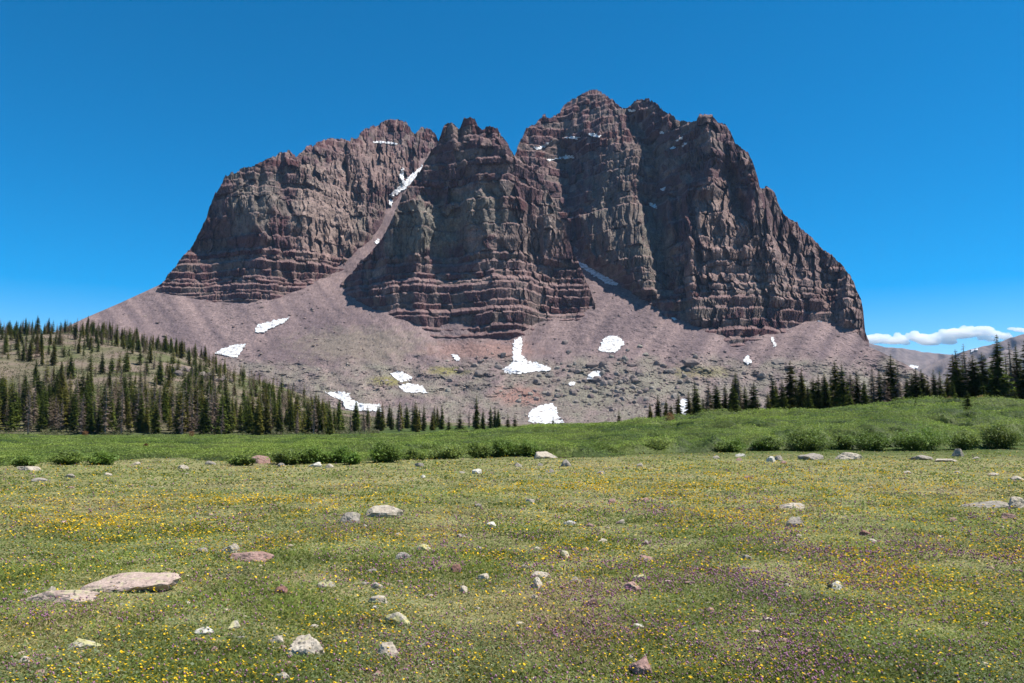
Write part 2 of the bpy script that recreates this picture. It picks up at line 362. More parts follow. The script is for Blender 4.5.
def gsmooth_z(Zt, z, zones):
    w = {'terr': 1.0, 'ledgy': .45, 'mass': 0.0, 'soft': .3}
    zs = []; ws = []; lo = -100
    for zt, st in zones:
        zs += [lo + 8, zt - 8]; ws += [w[st]] * 2; lo = zt
    return np.interp(z, zs, ws)
def build_cliff(key, label, u0, u1, top, foot, zones, feats, colf, seed, right_round=0, lean=None, fs=7, face=None, step=0.62, jag=1.5, massw=None):
    u = np.arange(u0, u1 + step, step)
    vt = pinterp(u, top); vf = pinterp(u, foot)
    bv, _ = cells(u / 5.0, np.zeros_like(u) + seed, seed); bv2, _ = cells(u / 2.1, np.zeros_like(u) + seed, seed + 1)
    vt = vt - jag * (bv - .5) * 2 - jag * .7 * (bv2 - .5) - jag * .5 * perlin(u / 1.5, u * 0, seed)
    vf = vf + 5.0 * fbm(u / 22, u * 0 + seed, 3, seed + 20)
    vf = np.maximum(vf, vt + 0.5); vb = vf + 12
    nr = int((vb - vt).max() / step)
    t = np.linspace(0, 1, nr)[:, None]; V = vb + (vt - vb) * t; U = np.broadcast_to(u, V.shape)
    xs, zs = slopes(U, V)
    D0 = gsmooth(talus_depth(u, vf), fs / step)
    LN = pinterp(u, lean)[None, :] if lean else 0.0
    FB = pinterp(u, face)[None, :] if face else 0.0
    if right_round:
        q = np.clip((u - (u1 - right_round)) / right_round, 0, 1); D0 = D0 + 75 * (1 - np.sqrt(1 - np.minimum(q, .995) ** 2))
    xw = slopes(u, vf)[0] * D0
    s = np.concatenate([[0], np.cumsum(np.hypot(np.diff(xw), np.diff(gsmooth(D0, 10))))]) + seed * 500
    s = np.broadcast_to(s, V.shape)
    zf = CAMZ + slopes(u, vf)[1] * D0
    Zt, S, Sa, cot, bed = strata(zones, seed)
    feat = np.zeros(V.shape)
    for pts, amp, wl, wr in feats:
        p = np.array(pts, float); o = np.argsort(p[:, 1]); p = p[o]
        ur = np.interp(V, p[:, 1], p[:, 0]) + 2.5 * perlin(V / 14, V * 0 + amp, seed)
        dd = U - ur; w = np.where(dd < 0, wl, wr)
        pr = np.clip(1 - np.abs(dd) / w, 0, 1)
        fd = np.clip((V - p[0, 1] + 10) / 10, 0, 1) * np.clip((p[-1, 1] + 10 - V) / 10, 0, 1)
        feat += amp * pr * fd
    D = D0[None, :] + np.zeros(V.shape)
    zst = zones
    for it in range(7):
        z = CAMZ + zs * D
        zw = z + 5.0 * perlin(s / 110, s * 0, seed + 3) + 1.5 * perlin(s / 24, z / 60, seed + 4) + .6 * perlin(s / 5, z / 20, seed + 5)
        i = np.interp(zw, Zt, np.arange(len(Zt)))
        wt = gsmooth_z(Zt, z, zones)
        m = sstep(.92 + .55 * wt + .9 * perlin(s / 90, z / 14, seed + 6))
        base = np.interp(i, np.arange(len(Zt)), S) * m + np.interp(i, np.arange(len(Zt)), Sa) * (1 - m)
        zf0 = np.interp(zf, Zt, Sa)[None, :]
        rm = massw(U, V) if massw else 1.0
        r = -17 * rm * ridged(s / 95 + .2 * perlin(s / 60, z / 70, seed + 17), z / 230, seed + 7) - 8.5 * rm * ridged(s / 37 + .15 * perlin(s / 20, z / 30, seed), z / 150, seed + 8) - 3.2 * rm * ridged(s / 13 + .3 * perlin(s / 15, z / 16, seed + 18), z / 45, seed + 9) - 2.0 * fbm(s / 6, z / 6, 3, seed + 19)
        bi = bed[np.clip(i.astype(int), 0, len(bed) - 1)].astype(np.int64)
        def joints(w, kk, amp, tilt):
            hb = _val[(bi * 29 + kk * 7 + seed) & 511]
            q = s / (w * (.7 + .7 * hb)) + hb * 91 + .7 * perlin(s / (w * 1.7), z / (w * 1.6), seed + kk)
            c = np.floor(q).astype(np.int64); f = q - c - .5
            h1 = _val[_h(c, bi, kk)]; h2 = _val[_h(c + 77, bi, kk + 3)]
            return (amp * (h1 - .5) + tilt * w * (h2 - .5 + FB) * f) * np.clip(1.0 + 1.0 * perlin(s / 55, z / 40, seed + kk + 30), .35, 1.6) + .09 * w * np.clip((np.abs(f) - .40) / .1, 0, 1) * (_val[_h(c + 31, bi, kk + 9)] > .45), h1
        j1, b1 = joints(19, 1, 8.0, 1.0); j2, b2 = joints(7.5, 2, 3.6, 1.0); j3, _q = joints(3.4, 5, 1.4, .8)
        r = r * (1 - .5 * wt) + (j1 + j2) * (1 - .45 * wt) + j3 * (1 - .2 * wt)
        k = np.clip((z - zf) / 22, 0.12, 1)
        Dn = D0 + (base - zf0) + (r + 6) * k + feat * k + LN * np.maximum(z - zf, 0)
        D = D * .35 + Dn * .65
    D = D0 * .0 + D
    X = xs * D; Z = CAMZ + zs * D
    ct = np.interp(i, np.arange(len(Zt)), cot); bd = bed[np.clip(i.astype(int), 0, len(bed) - 1)]
    C = colf(U, V, s, z, ct * m, bd, b1, b2)
    C = C * (0.88 + 0.24 * RNG.random(V.shape)[..., None])
    P = np.stack([X, D, Z], -1); rows = [P]; cols = [C]; topr = P[-1]
    for dy, dz in ((5, -1), (16, -8), (60, -60), (170, -300), (200, -700)):
        q = topr.copy(); q[:, 1] += dy; q[:, 0] *= q[:, 1] / topr[:, 1]; q[:, 2] = np.maximum(q[:, 2] + dz, -5); rows.append(q[None]); cols.append(C[-1:])
    P = np.concatenate(rows); C = np.concatenate(cols)
    me = make_mesh("mountain", P.reshape(-1, 3), grid_faces(P.shape[0], P.shape[1]), M_CLIFF, C.reshape(-1, 3), smooth=False)
    add("mountain", me, label=label, cat="mountain", kind="structure")
    CLIFFS[key] = (u, vb, vt, D, nr, step)
def cliff_at(key, U, V):
    u, vb, vt, D, nr, step = CLIFFS[key]
    U = np.asarray(U, float); V = np.asarray(V, float)
    b = np.interp(U, u, vb); t = np.interp(U, u, vt)
    return bilin(D, (V - b) / (t - b) * (nr - 1), (U - u[0]) / step)

RED = np.array([0.110, 0.053, 0.051]); PURP = np.array([0.132, 0.083, 0.084]); GREEN = np.array([0.225, 0.208, 0.165]); TAN = np.array([0.350, 0.262, 0.218]); DEB = np.array([0.265, 0.185, 0.168]); DARK = np.array([0.085, 0.06, 0.056])
def col_mix(base, c, w):
    w = np.clip(w, 0, 1)[..., None]; return base * (1 - w) + c * w
def cliff_colors(green_blobs, tan_blobs=()):
    def f(U, V, s, z, ct, bd, b1, b2):
        hb = _val[(bd * 37) & 511]
        C = np.broadcast_to(PURP, U.shape + (3,)).copy()
        C = col_mix(C, RED, np.clip(hb * 1.3 - .15 + .7 * fbm(s / 30, z / 14, 3, 70), 0, 1))
        C = col_mix(C, GREEN, np.clip((b1 - .68) * 3, 0, .45))
        C = col_mix(C, TAN, np.clip((b2 - .75) * 3, 0, .5))
        n = fbm(s / 16, z / 22, 4, 71); n2 = fbm(s / 5, z / 40, 3, 72)
        for cu, cv, ru, rv, a in green_blobs:
            C = col_mix(C, GREEN, a * np.clip(2.2 * (1 - np.hypot((U - cu) / ru, (V - cv) / rv)) + 1.2 * n + .6 * n2, 0, 1))
        for cu, cv, ru, rv, a in tan_blobs:
            C = col_mix(C, TAN, a * np.clip(2.2 * (1 - np.hypot((U - cu) / ru, (V - cv) / rv)) + 1.2 * n - .5 * n2, 0, 1))
        C = col_mix(C, DARK, np.clip(1.5 * n2 - .35, 0, .6))
        C = col_mix(C, DEB, np.clip((ct - .5) * 1.4, 0, .7))
        return C * np.array([.77, .735, .76])
    return f
def zref(D, py): return CAMZ + D * (425.3 - py) / F_PX

A_TOP = [(155, 292), (160, 285), (165, 280), (178, 262), (190, 248), (200, 232), (207, 216), (209, 207), (213, 200), (216, 192), (222, 183), (224, 176), (235, 172), (246, 168), (258, 163), (272, 157), (281, 151), (290, 152), (295, 157), (302, 150), (315, 144), (330, 138), (345, 139), (357, 140), (360, 133), (366, 128), (374, 127), (385, 121), (398, 119), (405, 122), (410, 129), (416, 133), (420, 128), (427, 127), (432, 130), (436, 134), (440, 145), (452, 156)]
B_TOP = [(341, 284), (350, 274), (362, 260), (372, 250), (378, 242), (386, 232), (392, 218), (398, 205), (403, 194), (410, 184), (418, 174), (426, 160), (431, 152), (437, 146), (441, 136), (443, 127), (447, 124), (452, 122), (457, 127), (459, 131), (462, 124), (464, 119), (470, 117), (475, 119), (478, 125), (482, 128), (490, 127), (497, 129), (501, 136), (507, 142), (511, 150), (515, 156), (522, 158), (530, 164), (540, 178), (549, 192), (557, 208), (563, 222), (570, 244), (577, 260), (583, 272), (589, 288), (593, 300), (596, 308)]
C_TOP = [(500, 172), (508, 166), (514, 156), (521, 140), (526, 128), (535, 124), (540, 117), (545, 115), (550, 118), (560, 111), (565, 104), (574, 98), (583, 93), (592, 89), (599, 90), (606, 96), (613, 101), (621, 106), (626, 109), (631, 104), (640, 99), (648, 99), (656, 104), (664, 111), (672, 116), (682, 121), (690, 122), (697, 119), (700, 114), (713, 115), (717, 121), (725, 124), (731, 134), (735, 144), (742, 149), (748, 153), (752, 160), (757, 174), (760, 187), (766, 187), (774, 193), (779, 204), (784, 213), (789, 217), (797, 222), (800, 229), (810, 237), (822, 248), (835, 258), (845, 268), (851, 275), (856, 288), (861, 298), (863, 308), (865, 330), (869, 341)]

build_cliff('A', "banded red rock buttress on the left of the mountain, lit from the right", 156, 450, A_TOP, A_FOOT,
    [(zref(1000, 232), 'terr'), (zref(1030, 178), 'mass'), (zref(1080, 150), 'ledgy'), (900, 'soft')],
    [([(296, 150), (300, 200), (303, 260)], -14, 45, 35), ([(226, 175), (228, 235)], -10, 14, 20), ([(281, 155), (284, 192)], 10, 14, 5), ([(345, 165), (352, 205), (345, 235)], 16, 8, 12), ([(330, 150), (345, 260)], -8, 20, 20), ([(405, 125), (398, 160), (392, 185)], -14, 16, 10), ([(420, 128), (424, 150)], -10, 8, 8), ([(262, 160), (258, 200)], 8, 6, 6), ([(270, 195), (262, 225)], -8, 20, 12)],
    cliff_colors([(318, 205, 30, 50, .9), (255, 195, 32, 40, .6), (345, 215, 30, 40, .7)], [(328, 210, 38, 55, .8), (312, 245, 22, 22, .6), (372, 165, 50, 28, .65)]), 2, lean=[(156, 0), (285, .0), (320, .16), (400, .2), (450, .1)], face=[(156, -.15), (270, -.05), (305, .35), (400, .3), (450, .1)])
build_cliff('C', "tall dark red summit massif on the right of the mountain", 500, 868.5, C_TOP, C_FOOT,
    [(zref(980, 300), 'terr'), (zref(1080, 262), 'ledgy'), (zref(1120, 218), 'mass'), (900, 'ledgy')],
    [([(594, 95), (600, 140), (604, 170), (608, 215), (620, 275), (628, 290)], -24, 40, 42), ([(640, 120), (652, 150), (657, 180), (651, 205), (660, 235), (668, 290)], 22, 16, 14), ([(686, 185), (690, 240), (698, 320)], -14, 10, 22), ([(691, 195), (695, 230), (699, 290)], 16, 5, 7), ([(706, 117), (712, 150), (708, 190)], -20, 18, 22), ([(727, 165), (735, 195), (745, 215)], 20, 18, 9), ([(752, 165), (768, 230), (775, 300)], -12, 16, 20), ([(764, 190), (776, 225), (782, 255)], 12, 6, 7), ([(800, 230), (812, 262), (815, 300)], -10, 18, 20), ([(820, 255), (826, 300)], 14, 6, 8), ([(845, 270), (848, 320)], -12, 16, 16), ([(640, 215), (642, 290)], -12, 14, 16), ([(672, 225), (676, 300)], -9, 10, 10), ([(570, 150), (566, 200), (580, 250)], 20, 22, 26), ([(628, 108), (636, 140)], 12, 10, 14)],
    cliff_colors([(617, 225, 40, 60, .6), (655, 255, 25, 50, .7), (770, 285, 35, 22, .7), (700, 310, 30, 18, .6), (640, 160, 40, 25, .4), (600, 195, 15, 25, .5)], [(735, 260, 60, 55, .7), (850, 300, 18, 45, .8), (720, 215, 30, 50, .6), (800, 270, 45, 45, .6)]), 5, right_round=20, fs=10, face=[(500, 0), (600, .05), (650, .2), (690, .55), (868, .75)], lean=[(500, .2), (560, .36), (595, .35), (645, .30), (700, .14), (760, .16), (868, .36)])
build_cliff('B', "stepped central buttress with grey green band and pinnacled top", 341, 595, B_TOP, B_FOOT,
    [(zref(1010, 254), 'terr'), (zref(1060, 196), 'mass'), (900, 'ledgy')],
    [([(505, 145), (512, 200), (522, 260), (528, 330)], -12, 50, 40), ([(436, 195), (447, 225), (440, 258)], 13, 22, 26), ([(428, 205), (418, 255)], -9, 16, 10), ([(470, 200), (470, 225)], -8, 18, 10), ([(494, 192), (497, 212)], 10, 12, 6), ([(545, 200), (556, 260)], -9, 18, 22), ([(452, 122), (453, 145)], -7, 8, 8), ([(470, 118), (469, 140)], -7, 8, 8), ([(459, 121), (459, 140)], 9, 5, 5), ([(528, 200), (535, 250)], 7, 8, 8), ([(445, 268), (445, 335)], 5, 14, 12), ([(556, 268), (560, 310)], 5, 6, 6)],
    cliff_colors([(425, 228, 50, 36, 1.0), (480, 208, 38, 26, .8), (400, 245, 22, 22, .8), (553, 215, 14, 30, .8), (520, 240, 30, 30, .4)], [(545, 235, 26, 40, .5), (520, 290, 40, 30, .3)]), 9, face=[(341, -.1), (395, .15), (430, .1), (450, -.1), (490, .0), (520, .35), (595, .4)])

# ------------------------------------------------------------------ far hills
def build_hill(label, pts, D, rise, seed, cols):
    u = np.arange(pts[0][0], pts[-1][0] + .1, 1.5); vt = pinterp(u, pts) + .7 * perlin(u / 9, u * 0, seed)
    vb = 426.0; n = 90; t = np.linspace(0, 1, n)[:, None]; V = vb + (vt - vb) * t; U = np.broadcast_to(u, V.shape)
    xs, zs = slopes(U, V); z0 = zs * D
    DD = D + np.maximum(z0, 0) / rise + D * .03 * ridged(U / 40 + V / 60, V / 50, seed) + D * .012 * perlin(U / 12, V / 14, seed + 1)
    P = np.stack([xs * DD, DD, CAMZ + zs * DD], -1)
    c = np.clip(.5 + 1.1 * fbm(U / 25, V / 9, 4, seed + 2), 0, 1)[..., None]
    g = np.clip((V - pinterp(U, pts) - 12) / 18 + .7 * fbm(U / 14, V / 8, 3, seed + 3), 0, 1)[..., None]
    C = (cols[0] * (1 - c) + cols[1] * c) * (1 - g * .7) + cols[2] * g * .7
    rows = [P]; cs = [C]
    for dy, dz in ((.02, -.003), (.1, -.04), (.4, -.3)):
        q = P[-1].copy(); q[:, 1] += D * dy; q[:, 2] = np.maximum(q[:, 2] + D * dz, -20); rows.append(q[None]); cs.append(C[-1:])
    P = np.concatenate(rows); C = np.concatenate(cs)
    me = make_mesh("hills", P.reshape(-1, 3), grid_faces(P.shape[0], P.shape[1]), M_HILLS, C.reshape(-1, 3), smooth=True)
    add("hills", me, label=label, cat="hill", kind="structure")
    return lambda UU, VV: bilin(DD, (VV - vb) / (np.interp(UU, u, vt) - vb) * (n - 1), (UU - u[0]) / 1.5)
HILLC = (np.array([.20, .155, .14]), np.array([.155, .125, .115]), np.array([.15, .14, .085]))
hill1 = build_hill("distant brown ridge sloping down beside the cliff", [(820, 338), (868, 343), (885, 347), (900, 348), (925, 352), (942, 354), (960, 355), (985, 357), (1060, 364), (1200, 375)], 4200, .5, 81, HILLC)
hill2 = build_hill("distant brown mountainside climbing out of the right edge", [(872, 424.5), (900, 392), (925, 367), (940, 360), (950, 356.5), (956, 354.5), (968, 350), (980, 347), (995, 344), (1010, 338), (1024, 334), (1060, 322), (1140, 305), (1260, 300)], 3300, .55, 85, HILLC)

# ------------------------------------------------------------------ snow patches
def in_poly(U, V, poly):
    p = np.array(poly, float); inside = np.zeros(U.shape, bool); j = len(p) - 1
    for i in range(len(p)):
        c = ((p[i, 1] > V) != (p[j, 1] > V)) & (U < (p[j, 0] - p[i, 0]) * (V - p[i, 1]) / (p[j, 1] - p[i, 1] + 1e-9) + p[i, 0])
        inside ^= c; j = i
    return inside
SNOW_POLYS = []
def snow(label, poly, depth, off=2.4, step=0.45, group=None, rag=1.9):
    SNOW_POLYS.append(poly); p = np.array(poly, float)
    u = np.arange(p[:, 0].min() - 2, p[:, 0].max() + 2.1, step); v = np.arange(p[:, 1].min() - 2, p[:, 1].max() + 2.1, step)
    U, V = np.meshgrid(u, v)
    ku = rag * fbm(U / 3.2, V / 2.0, 4, 90, .65); kv = rag * fbm(U / 3.2, V / 2.0, 4, 95, .65)
    ins = in_poly(U + ku * 1.6, V + kv * 1.2, poly)
    if ins.sum() < 2: return
    q = ins[:-1, :-1] & ins[1:, :-1] & ins[:-1, 1:] & ins[1:, 1:]
    vals = np.zeros(U.shape, bool); vals[:-1, :-1] |= q; vals[1:, :-1] |= q; vals[:-1, 1:] |= q; vals[1:, 1:] |= q
    if not q.any(): return
    D = depth(U, V)
    Ds = D.copy()
    for _ in range(2):
        Ds = (Ds + np.roll(Ds, 1, 0) + np.roll(Ds, -1, 0) + np.roll(Ds, 1, 1) + np.roll(Ds, -1, 1)) / 5
    Df = np.minimum(Ds, D) - off
    xs, zs = slopes(U, V)
    idx = -np.ones(U.shape, int); n = vals.sum(); idx[vals] = np.arange(n)
    def pts(d): return np.stack([xs * d, d, CAMZ + zs * d], -1)[vals]
    Vt = np.vstack([pts(Df), pts(D + 2.5)])
    quad = np.stack([idx[:-1, :-1], idx[:-1, 1:], idx[1:, 1:], idx[1:, :-1]], -1)[q]
    ed = {}
    for f in quad:
        for a, b in zip(f, np.roll(f, -1)): ed[(int(a), int(b))] = True
    rim = np.array([(b, a, a + n, b + n) for (a, b) in ed if (b, a) not in ed], int)
    me = make_mesh("snow_patch", Vt, [quad[:, ::-1], quad + n, rim], M_SNOW, smooth=False)
    add("snow_patch", me, label=label, cat="snow patch", group=group)
SNOW_T = [
    ("pointed white snow patch below the left buttress", [(254, 329), (258, 324), (270, 321), (280, 319), (290, 317), (286, 322), (272, 328), (263, 333), (256, 333)]),
    ("lone snow patch at the top edge of the hillside spruces", [(213, 353), (222, 348), (234, 344), (246, 344), (243, 350), (237, 358), (225, 356)]),
    ("long ragged snow strip behind the spruce tops at the scree foot", [(324, 392), (338, 391), (350, 393), (352, 399), (360, 403), (381, 404), (383, 412), (360, 411), (345, 410), (343, 402), (333, 397)]),
    ("upper one of two stacked snow patches on low scree", [(388, 372), (393, 373), (397, 370), (404, 372), (413, 377), (409, 381), (400, 382), (393, 377)]),
    ("lower flat one of two stacked snow patches on low scree", [(397, 385), (410, 383), (424, 386), (428, 393), (405, 393)]),
    ("tiny snow fleck on the scree below the central buttress", [(451, 354), (457, 354), (462, 361), (456, 362)]),
    ("snow patch shaped like a boot below the central buttress", [(514, 340), (522, 335), (523, 345), (521, 354), (527, 360), (540, 363), (551, 367), (552, 371), (540, 371), (520, 374), (505, 373), (502, 369), (513, 362), (512, 352)]),
    ("round mottled snow patch high in the middle of the scree", [(598, 351), (603, 338), (610, 335), (619, 336), (626, 343), (615, 353), (605, 352)]),
    ("patchy snow among dark boulders of the scree", [(586, 379), (590, 372), (601, 370), (601, 377), (592, 380)]),
    ("narrow snow scrap just left of the patchy boulder snow", [(567, 386), (570, 382), (577, 381), (575, 385)]),
    ("big dome shaped snowbank at the foot of the scree", [(528, 415), (532, 408), (545, 404), (552, 403), (557, 407), (558, 415), (566, 423), (545, 424), (529, 422)]),
    ("small snow wedge under the foot of the summit cliff", [(669, 312), (672, 310), (677, 319), (675, 322), (670, 317)]),
    ("triangular snow fleck on scree below the summit massif", [(743, 360), (748, 354), (752, 362), (747, 365)]),
    ("upright snow sliver showing between the right hand spruces", [(680, 399), (688, 399), (690, 418), (679, 418)]),
    ("thin snow streak high on the right hand scree", [(770, 337), (773, 336), (777, 345), (774, 347)]),
    ("diagonal snow strip in the corner between the buttress and summit cliff", [(575, 259), (580, 261), (590, 267), (603, 275), (619, 280), (618, 286), (608, 285), (597, 278), (585, 270), (577, 264)]),
    ("small snow dab in the lower mouth of the couloir", [(374, 241), (379, 238), (380, 243), (375, 244)]),
]
for lab, poly in SNOW_T: snow(lab, poly, talus_at)
def min_ab(U, V): return np.minimum(talus_at(U, V), cliff_at('A', U, V))
snow("bright snow tongue filling the couloir between two buttresses", [(429, 157), (427, 164), (419, 176), (407, 188), (391, 198), (390, 194), (400, 185), (407, 178), (412, 173), (419, 168)], min_ab, off=4)
snow("short side arm of snow left of the couloir tongue", [(402, 167), (405, 168), (404, 176), (406, 183), (400, 187), (399, 177)], min_ab, off=4)
snow("detached snow drop below the couloir tongue", [(389, 197), (393, 200), (392, 207), (389, 205)], min_ab, off=4)
for lab, poly in [("thin snow ledge under the left summit knob", [(372, 141), (383, 140.5), (397, 143), (399, 144.5), (388, 144), (373, 143)])]:
    snow(lab, poly, lambda U, V: cliff_at('A', U, V), off=3)
for lab, poly in [
    ("slanting snow streak on the far left shoulder of the summit", [(533, 147), (541, 146), (552, 140), (550, 144), (541, 149), (535, 150)]),
    ("snow streak on a ledge left of the summit rib", [(563, 137), (571, 136), (580, 137), (578, 140), (565, 139)]),
    ("brighter curved snow ledge on the summit rib", [(587, 133), (593, 132), (602, 136), (600, 138), (590, 136)]),
    ("faint snow ledge below the left summit shoulder", [(546, 159), (556, 158), (566, 155), (575, 156), (574, 159), (560, 159), (548, 161)]),
    ("small snow dot in the gully right of the summit rib", [(658, 132), (664, 131), (665, 134), (659, 134)]),
    ("snow dab high right of the summit gully", [(668, 148), (674, 145), (676, 148), (670, 150)]),
    ("thin slanting snow line left of the square tower", [(675, 140), (683, 136), (683, 139), (676, 142)]),
    ("lower thin snow line left of the square tower", [(680, 146), (688, 141), (688, 144), (682, 147)]),
    ("snow lying in the notch between the two summits", [(627, 109), (636, 109), (635, 112), (628, 112)]),
    ("snow scrap on a ledge of the lower summit gully", [(647, 202), (656, 204), (658, 209), (651, 207)]),
    ("snow fleck in the bottom of the summit gully", [(660, 189), (665, 186), (666, 189), (661, 192)]),
    ("tiny snow fleck at the foot of the right end cliff", [(817, 320), (823, 321), (822, 325), (818, 324)])]:
    snow(lab, poly, lambda U, V: cliff_at('C', U, V), off=3)
snow("snow streaks low on the distant ridge", [(903, 368), (909, 365), (919, 365), (918, 368), (906, 370)], hill1, off=20)
snow("thin snow line on the distant right mountainside", [(970, 350), (977, 348), (978, 350), (971, 352)], hill2, off=20)
snow("short snow fleck near the right end of the skyline", [(995, 347), (1001, 345), (1001, 347), (996, 349)], hill2, off=20)

# ------------------------------------------------------------------ rocks
def ico(sub):
    bm = bmesh.new(); bmesh.ops.create_icosphere(bm, subdivisions=sub, radius=1.0)
    V = np.array([v.co[:] for v in bm.verts]); Fc = np.array([[v.index for v in f.verts] for f in bm.faces]); bm.free(); return V, Fc
ICO = {s: ico(s) for s in (1, 2, 3, 4)}
def rock_shape(seed, sub=4, planes=11, rough=0.065, flat=1.0):
    r = np.random.default_rng(seed); V, Fc = ICO[sub]
    n = r.normal(size=(planes, 3)); n /= np.linalg.norm(n, axis=1)[:, None]; d = r.uniform(.55, .92, planes)
    dots = V @ n.T
    rad = np.min(np.where(dots > .05, d / np.maximum(dots, .05), 9), axis=1); rad = np.minimum(rad, 1.05)
    rad = rad * (1 + rough * 2 * fbm(V[:, 0] * 2.2 + seed, V[:, 1] * 2.2 + V[:, 2] * 1.7, 3, seed % 50) + rough * fbm(V[:, 0] * 8 + seed, V[:, 2] * 8 + V[:, 1] * 5, 3, 7))
    P = V * rad[:, None]
    lo, hi = P.min(0), P.max(0)
    return (P - (lo + hi) / 2) / ((hi - lo) / 2), Fc
STONE_SHADE = stone_mat("stone_shade_black", (0.035, 0.033, 0.03), (0.05, 0.047, 0.042), (0.08, 0.08, 0.06))  # near-black colour standing in for shade on the white oval stone
